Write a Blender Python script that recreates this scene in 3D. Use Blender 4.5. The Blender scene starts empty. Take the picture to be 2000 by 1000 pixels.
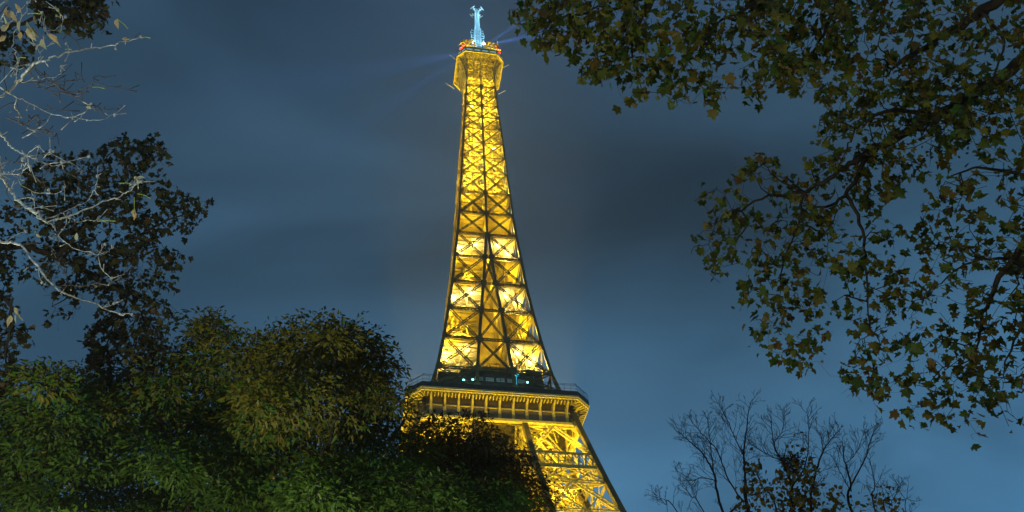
import bpy, math, random
import numpy as np
from mathutils import Vector, Matrix

R = math.radians
rng = np.random.default_rng(7)
random.seed(7)
scene = bpy.context.scene
col = scene.collection

# ------------------------------------------------------------------ camera
DIST, PITCH, FPX, ROLL, PAN = 171.41, R(45.863), 1684.7, R(-3.452), R(2.771)
YAW = R(9.038)
CAM = np.array([0.0, -DIST, 1.6])
FW = np.array([math.sin(PAN) * math.cos(PITCH), math.cos(PAN) * math.cos(PITCH), math.sin(PITCH)])
_r = np.array([math.cos(PAN), -math.sin(PAN), 0.0])
_u = np.cross(_r, FW)
RT = _r * math.cos(ROLL) + _u * math.sin(ROLL)
UP = -_r * math.sin(ROLL) + _u * math.cos(ROLL)
cd = bpy.data.cameras.new("camera")
cam = bpy.data.objects.new("camera", cd)
col.objects.link(cam)
cd.sensor_width = 36
cd.lens = 36 * FPX / 2000
cd.clip_start = 0.05
cd.clip_end = 8000
cam.matrix_world = Matrix(((RT[0], UP[0], -FW[0], CAM[0]), (RT[1], UP[1], -FW[1], CAM[1]),
                           (RT[2], UP[2], -FW[2], CAM[2]), (0, 0, 0, 1)))
scene.camera = cam


def at(px, py, d):
    """a place in the park: direction given by a point of the 2000x1000 photograph, d metres ahead"""
    return CAM + d * (FW + (px - 1000) / FPX * RT + (500 - py) / FPX * UP)


# ------------------------------------------------------------------ light, sky, exposure
scene.view_settings.view_transform = 'Standard'
scene.view_settings.look = 'None'
scene.view_settings.gamma = 1
scene.view_settings.exposure = 0
SUN_EL, SUN_AZ = R(16), R(200)          # faint glow of the city / moon behind the camera
w = bpy.data.worlds.new("World")
scene.world = w
w.use_nodes = True
nt = w.node_tree
N, L = nt.nodes, nt.links
bg = N["Background"]
sky = N.new("ShaderNodeTexSky")
sky.sky_type = 'NISHITA'
sky.sun_disc = False
sky.sun_elevation = R(-4)
sky.sun_rotation = SUN_AZ
tc = N.new("ShaderNodeTexCoord")
sep = N.new("ShaderNodeSeparateXYZ")
L.new(tc.outputs["Generated"], sep.inputs[0])
ramp = N.new("ShaderNodeValToRGB")
ramp.color_ramp.interpolation = 'EASE'
e = ramp.color_ramp.elements
e[0].position = 0.36; e[0].color = (0.78, 2.55, 4.7, 1)
e[1].position = 0.97; e[1].color = (0.19, 0.44, 0.88, 1)
for ps_, c_ in ((0.62, (0.47, 1.36, 2.4, 1)), (0.78, (0.34, 0.84, 1.45, 1))):
    m = ramp.color_ramp.elements.new(ps_); m.color = c_
L.new(sep.outputs["Z"], ramp.inputs[0])
mp = N.new("ShaderNodeMapping")
mp.inputs["Rotation"].default_value = (R(15), R(-20), R(30))
mp.inputs["Scale"].default_value = (1.0, 2.0, 2.6)
L.new(tc.outputs["Generated"], mp.inputs[0])
nz = N.new("ShaderNodeTexNoise")
nz.inputs["Scale"].default_value = 1.9
nz.inputs["Detail"].default_value = 5
nz.inputs["Roughness"].default_value = 0.45
nz.inputs["Distortion"].default_value = 0.5
L.new(mp.outputs[0], nz.inputs["Vector"])
cr = N.new("ShaderNodeMapRange")
cr.inputs["From Min"].default_value = 0.32
cr.inputs["From Max"].default_value = 0.68
cr.inputs["To Min"].default_value = 0.58
cr.inputs["To Max"].default_value = 1.36
L.new(nz.outputs["Fac"], cr.inputs["Value"])
mul = N.new("ShaderNodeVectorMath"); mul.operation = 'SCALE'
L.new(ramp.outputs[0], mul.inputs[0]); L.new(cr.outputs[0], mul.inputs["Scale"])
add = N.new("ShaderNodeVectorMath"); add.operation = 'ADD'
L.new(mul.outputs[0], add.inputs[0]); L.new(sky.outputs[0], add.inputs[1])
# a darker bank of cloud in one part of the sky
cdir = FW + (1290 - 1000) / FPX * RT + (500 - 400) / FPX * UP
cdir = cdir / np.linalg.norm(cdir)
dt = N.new("ShaderNodeVectorMath"); dt.operation = 'DISTANCE'
dt.inputs[1].default_value = tuple(cdir)
wv = N.new("ShaderNodeVectorMath"); wv.operation = 'MULTIPLY_ADD'
wv.inputs[1].default_value = (.22, .22, .22)
L.new(nz.outputs["Color"], wv.inputs[0]); L.new(tc.outputs["Generated"], wv.inputs[2])
sb = N.new("ShaderNodeVectorMath"); sb.operation = 'SUBTRACT'; sb.inputs[1].default_value = (.11, .11, .11)
L.new(wv.outputs[0], sb.inputs[0]); L.new(sb.outputs[0], dt.inputs[0])
dk_ = N.new("ShaderNodeMapRange"); dk_.interpolation_type = 'SMOOTHSTEP'
dk_.inputs["From Min"].default_value = 0.03; dk_.inputs["From Max"].default_value = 0.30
dk_.inputs["To Min"].default_value = 0.64; dk_.inputs["To Max"].default_value = 1.0
L.new(dt.outputs["Value"], dk_.inputs["Value"])
ml2 = N.new("ShaderNodeVectorMath"); ml2.operation = 'SCALE'
L.new(add.outputs[0], ml2.inputs[0]); L.new(dk_.outputs[0], ml2.inputs["Scale"])
L.new(ml2.outputs[0], bg.inputs["Color"])
bg.inputs["Strength"].default_value = 0.085

sd = bpy.data.lights.new("sun", 'SUN')
sd.energy = 0.16
sd.angle = R(10)
sd.color = (1.0, 0.95, 0.85)
sun = bpy.data.objects.new("sun", sd)
col.objects.link(sun)
sv = Vector((math.sin(SUN_AZ) * math.cos(SUN_EL), math.cos(SUN_AZ) * math.cos(SUN_EL), math.sin(SUN_EL)))
sun.rotation_euler = sv.to_track_quat('Z', 'Y').to_euler()


# ------------------------------------------------------------------ helpers
class MB:
    def __init__(self):
        self.v, self.f = [], []

    def poly(self, pts, faces):
        o = len(self.v)
        self.v += [tuple(map(float, p)) for p in pts]
        self.f += [tuple(i + o for i in q) for q in faces]

    def hexa(self, b, t):                      # two quads, bottom and top
        self.poly(list(b) + list(t), [(3, 2, 1, 0), (4, 5, 6, 7), (0, 1, 5, 4), (1, 2, 6, 5), (2, 3, 7, 6), (3, 0, 4, 7)])

    def box(self, c, s):
        x, y, z = c; a, b, h = s[0] / 2, s[1] / 2, s[2] / 2
        q = [(x - a, y - b), (x + a, y - b), (x + a, y + b), (x - a, y + b)]
        self.hexa([(i, j, z - h) for i, j in q], [(i, j, z + h) for i, j in q])

    def bar(self, a, b, wd, dp=None, n=None):
        """square bar from a to b; wd across the face whose normal is n, dp along n"""
        a, b = np.asarray(a, float), np.asarray(b, float)
        dp = wd if dp is None else dp
        d = b - a; ln = np.linalg.norm(d)
        if ln < 1e-6: return
        d /= ln
        n = np.array([0, 0, 1.0]) if n is None else np.asarray(n, float)
        n = n - d * (n @ d)
        if np.linalg.norm(n) < 1e-3:
            n = np.array([1.0, 0, 0]) - d * d[0]
        n /= np.linalg.norm(n)
        s = np.cross(d, n) * wd / 2; n = n * dp / 2
        self.hexa([a - s - n, a + s - n, a + s + n, a - s + n], [b - s - n, b + s - n, b + s + n, b - s + n])

    def lattice(self, a, b, wd, n, dp=0.3, ch=0.17, lace=0.09, step=None):
        """built-up girder: two chords and zigzag lacing"""
        a, b = np.asarray(a, float), np.asarray(b, float)
        d = b - a; ln = np.linalg.norm(d); d = d / ln
        n = np.asarray(n, float); n = n - d * (n @ d); n /= np.linalg.norm(n)
        s = np.cross(d, n)
        o = s * (wd - ch) / 2
        self.bar(a - o, b - o, ch, dp, n); self.bar(a + o, b + o, ch, dp, n)
        k = max(2, int(round(ln / (step or wd))))
        for i in range(k):
            p, q = a + d * ln * i / k, a + d * ln * (i + 1) / k
            sg = 1 if i % 2 else -1
            self.bar(p - sg * o, q + sg * o, lace, dp * 0.5, n)

    def tube(self, pts, rad, sides=6, cap=True):
        pts = [np.asarray(p, float) for p in pts]
        if len(pts) < 2: return
        o = len(self.v)
        t0 = pts[1] - pts[0]
        t0 = t0 / (np.linalg.norm(t0) + 1e-9)
        nrm = np.cross(t0, [0.31, 0.2, 0.93]); nrm /= np.linalg.norm(nrm) + 1e-9
        for i, p in enumerate(pts):
            t = pts[min(i + 1, len(pts) - 1)] - pts[max(i - 1, 0)]
            t = t / (np.linalg.norm(t) + 1e-9)
            nrm = nrm - t * (nrm @ t); nrm /= np.linalg.norm(nrm) + 1e-9
            bn = np.cross(t, nrm)
            for k in range(sides):
                a = 2 * math.pi * k / sides
                self.v.append(tuple(p + rad[i] * (math.cos(a) * nrm + math.sin(a) * bn)))
        for i in range(len(pts) - 1):
            for k in range(sides):
                k2 = (k + 1) % sides
                self.f.append((o + i * sides + k, o + i * sides + k2, o + (i + 1) * sides + k2, o + (i + 1) * sides + k))
        if cap:
            self.f.append(tuple(o + k for k in reversed(range(sides))))
            e_ = o + (len(pts) - 1) * sides
            self.f.append(tuple(e_ + k for k in range(sides)))

    def build(self, name, mat, parent=None, smooth=False, label=None):
        me = bpy.data.meshes.new(name)
        me.from_pydata(self.v, [], self.f)
        me.materials.append(mat)
        if smooth:
            me.polygons.foreach_set("use_smooth", [True] * len(me.polygons))
        me.update()
        o = bpy.data.objects.new(name, me)
        col.objects.link(o)
        if parent is not None: o.parent = parent
        if label: o["label"] = label
        return o


def thing(name, label, cat, loc=(0, 0, 0), rz=0, group=None):
    o = bpy.data.objects.new(name, None)
    o.empty_display_size = 0.5
    col.objects.link(o)
    o.location = loc; o.rotation_euler = (0, 0, rz)
    o["label"] = label; o["category"] = cat
    if group: o["group"] = group
    return o


def mat(name, c1, c2=None, rough=0.6, scale=3.0, metal=0.0, spec=0.3, bump=0.0, detail=6):
    m = bpy.data.materials.new(name); m.use_nodes = True
    nt = m.node_tree; N, L = nt.nodes, nt.links
    b = N["Principled BSDF"]
    b.inputs["Roughness"].default_value = rough
    b.inputs["Metallic"].default_value = metal
    b.inputs["Specular IOR Level"].default_value = spec
    tc = N.new("ShaderNodeTexCoord"); nz = N.new("ShaderNodeTexNoise")
    nz.inputs["Scale"].default_value = scale; nz.inputs["Detail"].default_value = detail
    L.new(tc.outputs["Object"], nz.inputs["Vector"])
    r = N.new("ShaderNodeValToRGB")
    r.color_ramp.elements[0].position = 0.35; r.color_ramp.elements[1].position = 0.68
    r.color_ramp.elements[0].color = (*c1, 1); r.color_ramp.elements[1].color = (*(c2 or c1), 1)
    L.new(nz.outputs["Fac"], r.inputs[0]); L.new(r.outputs[0], b.inputs["Base Color"])
    if bump:
        bp = N.new("ShaderNodeBump"); bp.inputs["Strength"].default_value = bump
        L.new(nz.outputs["Fac"], bp.inputs["Height"]); L.new(bp.outputs[0], b.inputs["Normal"])
    return m


def emis(name, c, s):
    m = bpy.data.materials.new(name); m.use_nodes = True
    b = m.node_tree.nodes["Principled BSDF"]
    b.inputs["Base Color"].default_value = (*[min(1, x) for x in c], 1)
    b.inputs["Emission Color"].default_value = (*c, 1)
    b.inputs["Emission Strength"].default_value = s
    return m


def leafmat(name, cols, trans=0.3, rough=0.55, clump=None):
    """leaf by leaf colour: green, olive and autumn brown picked at random per leaf"""
    m = bpy.data.materials.new(name); m.use_nodes = True
    nt = m.node_tree; N, L = nt.nodes, nt.links
    b = N["Principled BSDF"]; out = N["Material Output"]
    g = N.new("ShaderNodeNewGeometry"); r = N.new("ShaderNodeValToRGB")
    r.color_ramp.interpolation = 'LINEAR'
    el = r.color_ramp.elements
    while len(el) < len(cols): el.new(0.5)
    for i, c in enumerate(cols):
        el[i].position = i / (len(cols) - 1); el[i].color = (*c, 1)
    if clump:                                   # whole sprays share a colour, leaves vary a little
        tc = N.new("ShaderNodeTexCoord"); nz = N.new("ShaderNodeTexNoise"); nz.inputs["Scale"].default_value = clump
        nz.inputs["Detail"].default_value = 2
        L.new(tc.outputs["Object"], nz.inputs["Vector"])
        mr = N.new("ShaderNodeMapRange"); mr.inputs["From Min"].default_value = .3; mr.inputs["From Max"].default_value = .7
        L.new(nz.outputs["Fac"], mr.inputs["Value"])
        mm = N.new("ShaderNodeMix"); mm.inputs["Factor"].default_value = .25
        L.new(mr.outputs[0], mm.inputs["A"]); L.new(g.outputs["Random Per Island"], mm.inputs["B"])
        L.new(mm.outputs["Result"], r.inputs[0])
    else:
        L.new(g.outputs["Random Per Island"], r.inputs[0])
    L.new(r.outputs[0], b.inputs["Base Color"])
    b.inputs["Roughness"].default_value = rough
    b.inputs["Specular IOR Level"].default_value = 0.25
    tr = N.new("ShaderNodeBsdfTranslucent"); L.new(r.outputs[0], tr.inputs["Color"])
    mx = N.new("ShaderNodeMixShader"); mx.inputs[0].default_value = trans
    L.new(b.outputs[0], mx.inputs[1]); L.new(tr.outputs[0], mx.inputs[2]); L.new(mx.outputs[0], out.inputs["Surface"])
    return m


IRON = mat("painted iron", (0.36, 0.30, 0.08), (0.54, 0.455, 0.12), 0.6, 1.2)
IRON_SHADE = mat("shaded painted iron", (0.075, 0.058, 0.020), (0.14, 0.11, 0.036), 0.6, 0.8)  # darker copy of the iron paint: shade of unlit members put into colour
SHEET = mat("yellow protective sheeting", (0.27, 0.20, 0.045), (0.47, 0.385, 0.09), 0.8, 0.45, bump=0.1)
FRIEZE = mat("brown frieze panel", (0.11, 0.09, 0.05), (0.17, 0.13, 0.07), 0.6, 0.6)
PARAPET = mat("dark green grey parapet", (0.022, 0.026, 0.02), (0.045, 0.048, 0.038), 0.6, 1.0)
WHITE = mat("white antenna paint", (0.62, 0.66, 0.7), (0.8, 0.82, 0.85), 0.4, 2.0)
GLASSB = emis("blue lit glazing", (0.34, 0.62, 0.72), 0.5)
RED = emis("red warning lamp", (1.0, 0.02, 0.02), 9.0)
TEAL = emis("teal floodlight lens", (0.25, 1.0, 0.95), 7.0)
BLUE = emis("blue beacon lens", (0.35, 0.65, 1.0), 12.0)
LAMPW = emis("lamp lens", (1.0, 0.8, 0.45), 20.0)

# ------------------------------------------------------------------ ground
g = MB()
g.poly([(-4000, -4000, 0), (4000, -4000, 0), (4000, 4000, 0), (-4000, 4000, 0)], [(0, 1, 2, 3)])
gm = mat("park lawn at night", (0.012, 0.022, 0.008), (0.035, 0.042, 0.016), 0.95, 0.15)
go = g.build("ground", gm); go["kind"] = "structure"
g = MB(); g.poly([(-7, -400, .004), (7, -400, .004), (7, -66, .004), (-7, -66, .004)], [(0, 1, 2, 3)])
go = g.build("gravel_path", mat("gravel path", (0.16, 0.14, 0.11), (0.24, 0.21, 0.17), 0.95, 6)); go["kind"] = "structure"

# ------------------------------------------------------------------ the tower
PZ = [0, 30, 57.6, 80, 87, 94.4, 101.3, 110, 116, 121.8, 127.5, 138.1, 148.7, 159, 169.5, 179.2, 188.2, 198.3, 208, 216, 223.6, 231.8, 239.2, 246.2, 252.4, 258.4, 264.5, 270, 276]
PW = [62.4, 45.5, 33.6, 24.6, 22.5, 20.75, 19.2, 17.3, 16.2, 14.8, 13.6, 12.2, 11.02, 10.0, 9.35, 8.6, 8.05, 7.7, 7.25, 6.98, 6.68, 6.36, 5.98, 5.68, 5.48, 5.28, 5.12, 5.0, 5.0]
IZ = [0, 57.6, 83, 98, 106.5, 116, 121, 126.2, 136.5, 147.2, 157.5, 168, 178.5, 300]
IX = [38.0, 16.5, 8.9, 6.7, 5.6, 4.9, 4.35, 4.15, 3.38, 2.6, 1.65, 0.98, 0.3, 0.3]
W = lambda z: float(np.interp(z, PZ, PW))
XI = lambda z: float(np.interp(z, IZ, IX))
NODES = [121, 126.9, 137.3, 148.0, 158.4, 168.8, 178.8, 188.4, 198.0, 207.8, 216.1, 223.9, 232.0, 239.2, 246.0, 252.3, 258.5, 264.5, 270.2]

tower = thing("lattice_tower", "tall golden floodlit iron lattice tower with a blue white antenna on its tip", "tower", (0, 0, 0), YAW)


def rot4(p, k):
    x, y, z = p
    for _ in range(k): x, y = -y, x
    return np.array([x, y, z], float)


def FP(k, x, z, ins=0.0):                       # point on face k
    return rot4((x, -W(z) + ins, z), k)


def NRM(k): return rot4((0, -1, 0), k)


Zs = NODES
# outer corner pillars, each a built up box column
for k in range(4):
    mb = MB()
    zz = [z for z in NODES] + [276]
    for a, b in zip(zz[:-1], zz[1:]):
        sa = 0.55 if a > 185 else 0.72
        pa, pb = np.array([-W(a), -W(a), a]), np.array([-W(b), -W(b), b])
        h = sa
        A = [pa + (0, 0, 0), pa + (h, 0, 0), pa + (h, h, 0), pa + (0, h, 0)]
        B = [pb + (0, 0, 0), pb + (h, 0, 0), pb + (h, h, 0), pb + (0, h, 0)]
        mb.hexa([rot4(p, k) for p in A], [rot4(p, k) for p in B])
    mb.build("corner_pillar", IRON_SHADE, tower)
# inner pillars on each face (two per face low down, meeting in one higher up), and the pillar at the heart of each leg
for k in range(4):
    for s in (-1, 1):
        mb = MB()
        zz = [z for z in NODES if z <= 179]
        for a, b in zip(zz[:-1], zz[1:]):
            mb.bar(FP(k, s * XI(a), a, .32), FP(k, s * XI(b), b, .32), 0.72, 0.6, NRM(k))
        mb.build("inner_pillar", IRON_SHADE, tower)
    mb = MB()
    for a, b in zip(NODES[6:-1], NODES[7:]):
        mb.bar(FP(k, 0, a, .3), FP(k, 0, b, .3), 0.62, 0.55, NRM(k))
    mb.build("middle_pillar", IRON_SHADE, tower)
    mb = MB()
    zz = [z for z in NODES if z <= 179]
    for a, b in zip(zz[:-1], zz[1:]):
        mb.bar(rot4((-XI(a), -XI(a), a), k), rot4((-XI(b), -XI(b), b), k), 0.5, 0.5)
    mb.build("core_pillar", IRON, tower)

# bracing of the four faces, one mesh per panel
for k in range(4):
    n = NRM(k)
    for i in range(len(NODES) - 1):
        a, b = NODES[i], NODES[i + 1]
        mb = MB()
        low = b <= 179
        bays = [(-1, -2), (-2, 2), (2, 1)] if low else [(-1, 0), (0, 1)]
        X = lambda c, z: {-1: -W(z) + .5, 1: W(z) - .5, -2: -XI(z), 2: XI(z), 0: 0.0}[c]
        for c0, c1 in bays:
            if c0 == -2 and a > 167: continue
            x0a, x1a, x0b, x1b = X(c0, a), X(c1, a), X(c0, b), X(c1, b)
            if i == 0 and c0 == -2: continue
            wd = (0.74 if c0 != -2 else 0.55) if low else (0.62 if a < 197 else 0.46)
            if a < 215:
                mb.lattice(FP(k, x0a, a, .2), FP(k, x1b, b, .2), wd, n, 0.25, 0.17, 0.09)
                mb.lattice(FP(k, x1a, a, .5), FP(k, x0b, b, .5), wd, n, 0.25, 0.17, 0.09)
            else:
                mb.lattice(FP(k, x0a, a, .15), FP(k, x1b, b, .15), wd, n, 0.2, 0.15, 0.08)
                mb.lattice(FP(k, x1a, a, .4), FP(k, x0b, b, .4), wd, n, 0.2, 0.15, 0.08)
            # slim secondary bracing set behind
            if a > 188:
                h_ = (b - a) / 2
                for q_ in (0, 1):
                    z0_, z1_ = a + q_ * h_, a + (q_ + 1) * h_
                    u0, u1 = (x0a * (1 - q_ / 2) + x0b * q_ / 2), (x1a * (1 - q_ / 2) + x1b * q_ / 2)
                    um = (u0 + u1) / 2
                    for ua, ub in ((u0, um), (um, u0), (um, u1), (u1, um)):
                        mb.bar(FP(k, ua, z0_, .95), FP(k, ub, z1_, .95), .13, .1, n)
                zm = (a + b) / 2
                mb.bar(FP(k, (x0a + x0b) / 2, zm, .8), FP(k, (x1a + x1b) / 2, zm, .8), 0.14, 0.14, n)
        # horizontal girder at the panel's foot
        if True:
            hw = 0.75 if a < 200 else 0.42
            mb.lattice(FP(k, -W(a) + .5, a, .35), FP(k, W(a) - .5, a, .35), hw, n, 0.3, 0.16, 0.09, 0.9)
            # gusset plates
            for c in ((-2, 2) if a < 178 else (0,)):
                sz = 1.7 if a < 178 else (1.5 if a < 200 else 1.15)
                p = FP(k, X(c, a), a, -.02)
                mb.bar(p - (0, 0, sz / 2), p + (0, 0, sz / 2), sz * .95, 0.08, n)
            for c in (-1, 1):
                sz = 1.2 if a < 178 else .9
                p = FP(k, X(c, a) * (1 - .25 / W(a)), a, -.015)
                mb.bar(p - (0, 0, sz / 2), p + (0, 0, sz / 2), sz, 0.07, n)
        mb.build("lattice_panel", IRON_SHADE if True else IRON, tower)

# bracing inside each leg and cross bracing of the shaft
for k in range(4):
    mb = MB()
    zz = [z for z in NODES if z <= 179]
    for a, b in zip(zz[:-1], zz[1:]):
        for axis in (0, 1):
            def Q(t, z, axis=axis):
                o_, i_ = -W(z) + .5, -XI(z)
                u = o_ + (i_ - o_) * t
                return rot4((u, -XI(z), z) if axis == 0 else (-XI(z), u, z), k)
            nn = rot4((0, -1, 0) if axis == 0 else (-1, 0, 0), k)
            mb.lattice(Q(0, a), Q(1, b), .6, nn, .2, .15, .08)
            mb.lattice(Q(1, a), Q(0, b), .6, nn, .2, .15, .08)
            mb.bar(Q(0, b), Q(1, b), .35, .35, nn)
        mb.bar(rot4((-W(a) + .5, -W(a) + .5, a), k), rot4((-XI(b), -XI(b), b), k), .25)
        mb.bar(rot4((-W(b) + .5, -XI(b), b), k), rot4((-XI(a), -W(a) + .5, a), k), .22)
        for j in range(6):
            u0, u1, v_ = random.uniform(.1, .9), random.uniform(.1, .9), random.uniform(.3, .9)
            f_ = lambda u, z: rot4((-W(z) + .6 + (W(z) - XI(z) - .6) * u, -W(z) + .6 + (W(z) - XI(z) - .6) * v_, z), k)
            mb.bar(f_(u0, a), f_(u1, b), random.choice((.1, .16, .24)))
            mb.bar(f_(0, a + (b - a) * random.random()), f_(1, a + (b - a) * random.random()), random.choice((.1, .14, .2)))
    mb.build("leg_bracing", IRON, tower)
mb = MB()
for i, (a, b) in enumerate(zip(NODES[7:-1], NODES[8:])):
    wa, wb = W(a) - .6, W(b) - .6
    mb.bar((-wa, -wa, a), (wa, wa, a), .3); mb.bar((-wa, wa, a), (wa, -wa, a), .3)
    for s in (-1, 1):
        mb.lattice((-wa, s * 1.6, a), (wb, s * 1.6, b), .5, (0, -1, 0), .2, .16, .09)
        mb.lattice((wa, s * 1.8, a), (-wb, s * 1.8, b), .5, (0, -1, 0), .2, .16, .09)
        mb.bar((-wa, s * 2.0, (a + b) / 2), (wa, s * 2.0, (a + b) / 2), .25)
        for t in (-.5, .5):
            mb.bar((wa * t, s * 2.2, a), (wb * t, s * 2.2, b), .3)
            mb.bar((wa * t, -wa, a), (wa * t, wa, a), .22)
    for j in range(7):
        p = np.array([random.uniform(-wa, wa), random.uniform(-wa * .6, wa), random.uniform(a, b)])
        q = p + np.array([random.uniform(-3, 3), random.uniform(-2, 2), random.uniform(-3, 3)])
        q[:2] = np.clip(q[:2], -wa, wa)
        mb.bar(p, q, random.choice((.14, .2, .3)))
mb.build("shaft_bracing", IRON, tower)
# lift guides and the spiral stair in the core
for x, y in ((-1.4, -1.2), (1.4, -1.2), (1.4, 1.2), (-1.4, 1.2)):
    mb = MB(); mb.bar((x, y, 117), (x, y, 272), .28)
    mb.build("lift_guide", IRON, tower)
mb = MB()
for i in range(190, 1040):
    z = 121 + i * .14; t = i * .42
    mb.bar((2.9 + .3 * math.cos(t), .8 + .3 * math.sin(t), z), (2.9 + 1.1 * math.cos(t), .8 + 1.1 * math.sin(t), z), .3, .05)
mb.build("spiral_stair", IRON, tower)

# protective sheeting and work decks inside the four legs (yellow under the lamps)
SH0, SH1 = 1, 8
for k in range(4):
    for i in range(SH0, SH1 + 1):
        a, b = NODES[i], NODES[i + 1]
        if a > 197: continue
        for axis in (0, 1):
            if i == SH1 and axis == 1: continue
            mb = MB()
            off = .35
            def Q(t, z, d, axis=axis):
                o_, i_ = -W(z) + .9, -XI(z) - .1
                u = o_ + (i_ - o_) * t
                v = -XI(z) + off + d
                return rot4((u, v, z) if axis == 0 else (v, u, z), k)
            za, zb = a + .4, b - .5
            nst = 9
            for j in range(nst):              # strips of sheet with small overlaps and waves
                t0, t1 = j / nst, (j + 1) / nst - .004
                d0, d1 = random.uniform(-.12, .12), random.uniform(-.12, .12)
                mb.hexa([Q(t0, za, d0), Q(t1, za, d1), Q(t1, za, d1 + .06), Q(t0, za, d0 + .06)],
                        [Q(t0, zb, d0), Q(t1, zb, d1), Q(t1, zb, d1 + .06), Q(t0, zb, d0 + .06)])
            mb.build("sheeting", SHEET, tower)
    for i in range(2, 9):
        z = NODES[i] - .55
        mb = MB()
        o_, i_ = -W(z) + .75, -XI(z) - .05
        q = [(o_, o_), (i_, o_), (i_, i_), (o_, i_)]
        mb.hexa([rot4((x, y, z), k) for x, y in q], [rot4((x, y, z + .12), k) for x, y in q])
        for j in range(5):
            y = o_ + (i_ - o_) * (j + .5) / 5
            mb.bar(rot4((o_, y, z - .12), k), rot4((i_, y, z - .12), k), .14, .2)
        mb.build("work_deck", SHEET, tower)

for k in range(4):                               # sheeting on the far side of the shaft, between the legs
    for i in range(0, 7):
        a, b = NODES[i], NODES[i + 1]
        mb = MB()
        for j in range(6):
            t0, t1 = -1 + j / 3, -1 + (j + 1) / 3 - .01
            d = random.uniform(-.15, .15)
            f = lambda t, z, e: rot4((t * XI(z), -XI(z) * .55 - 1.2 + d + e, z), k)
            mb.hexa([f(t0, a, 0), f(t1, a, 0), f(t1, a, .06), f(t0, a, .06)], [f(t0, b - .3, 0), f(t1, b - .3, 0), f(t1, b - .3, .06), f(t0, b - .3, .06)])
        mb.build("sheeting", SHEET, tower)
# ---- second platform
plat = MB()
A2, B2, ZP = 20.43, 17.2, 116.0


def octa(a, b): return [(-b, -a), (b, -a), (a, -b), (a, b), (b, a), (-b, a), (-a, b), (-a, -b)]


def octring(mb, ao, bo, ai, bi, z0, z1):
    O, I = octa(ao, bo), octa(ai, bi)
    for j in range(8):
        j2 = (j + 1) % 8
        mb.hexa([(*O[j], z0), (*O[j2], z0), (*I[j2], z0), (*I[j], z0)], [(*O[j], z1), (*O[j2], z1), (*I[j2], z1), (*I[j], z1)])


def part(mb, name, m, par, **kw): return mb.build(name, m, par, **kw)


p2 = MB(); octring(p2, 19.9, 16.9, 4.6, 3.8, 115.6, 115.95)
platform = part(p2, "lower_platform", IRON_SHADE, tower)
c = MB(); octring(c, 20.43, 17.2, 19.75, 16.85, 115.35, 115.75); octring(c, 20.25, 17.05, 19.8, 16.8, 114.95, 115.3)
part(c, "cornice", mat("gilt cornice", (0.55, 0.46, 0.15), (0.66, 0.56, 0.2), .5, 1), platform)
c = MB(); octring(c, 20.4, 17.2, 20.2, 17.05, 115.8, 117.0); part(c, "parapet", PARAPET, platform)
# dentils under the cornice + soffit girders
Oc = octa(19.9, 16.9)
den = MB()
for j in range(8):
    p, q = np.array([*Oc[j], 0.]), np.array([*Oc[(j + 1) % 8], 0.])
    ln = np.linalg.norm(q - p); d = (q - p) / ln; nn = np.array([d[1], -d[0], 0])
    nd = int(ln / .75)
    for i in range(nd):
        c0 = p + d * ln * (i + .5) / nd + (0, 0, 114.75)
        den.bar(c0 + nn * .1, c0 - nn * 1.5, .22, .4)
part(den, "dentil_course", IRON, platform)
# frieze wall set back
fr = MB(); octring(fr, 17.6, 15.3, 17.3, 15.1, 110.2, 115.5)
part(fr, "frieze", FRIEZE, platform)
fr = MB(); octring(fr, 18.15, 15.75, 17.2, 15.0, 109.55, 110.15); octring(fr, 17.75, 15.4, 17.62, 15.32, 112.9, 113.15)
part(fr, "ledge", IRON, platform)
# curved consoles
def console(p_out, p_in, th, name="console"):
    mb = MB()
    po, pi_ = np.array(p_out), np.array(p_in)
    d = pi_ - po; L_ = np.linalg.norm(d); d /= L_
    s = np.array([-d[1], d[0], 0]) * th / 2
    ns = 8
    for i in range(ns):
        t0, t1 = i / ns, (i + 1) / ns
        z0, z1 = 114.55 - 4.3 * (1 - math.sqrt(max(0, 1 - t0 ** 2))), 114.55 - 4.3 * (1 - math.sqrt(max(0, 1 - t1 ** 2)))
        a, b = po + d * L_ * t0, po + d * L_ * t1
        a0, b0 = a + (0, 0, z0), b + (0, 0, z1)
        a1, b1 = a + (0, 0, z0 + .45), b + (0, 0, z1 + .45)
        mb.hexa([a0 - s, b0 - s, b0 + s, a0 + s], [a1 - s, b1 - s, b1 + s, a1 + s])
    mb.bar(po + (0, 0, 114.75), pi_ + (0, 0, 114.75), th, .3)
    mb.bar(pi_ - d * .16 + (0, 0, 110.15), pi_ - d * .16 + (0, 0, 114.6), th * 1.5, .3, d)
    for t in (.35, .65):
        zc = 114.55 - 4.3 * (1 - math.sqrt(1 - t * t))
        mb.bar(po + d * L_ * t + (0, 0, zc + .4), po + d * L_ * t + (0, 0, 114.6), .12)
    return part(mb, name, IRON, platform)


for k in range(4):
    for i in range(11):
        x = -15.1 + 30.2 * i / 10
        console(rot4((x, -19.7, 0), k), rot4((x * .985, -17.45, 0), k), .42)
    console(rot4((-18.3, -18.3, 0), k), rot4((-16.3, -16.3, 0), k), .5)
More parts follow.
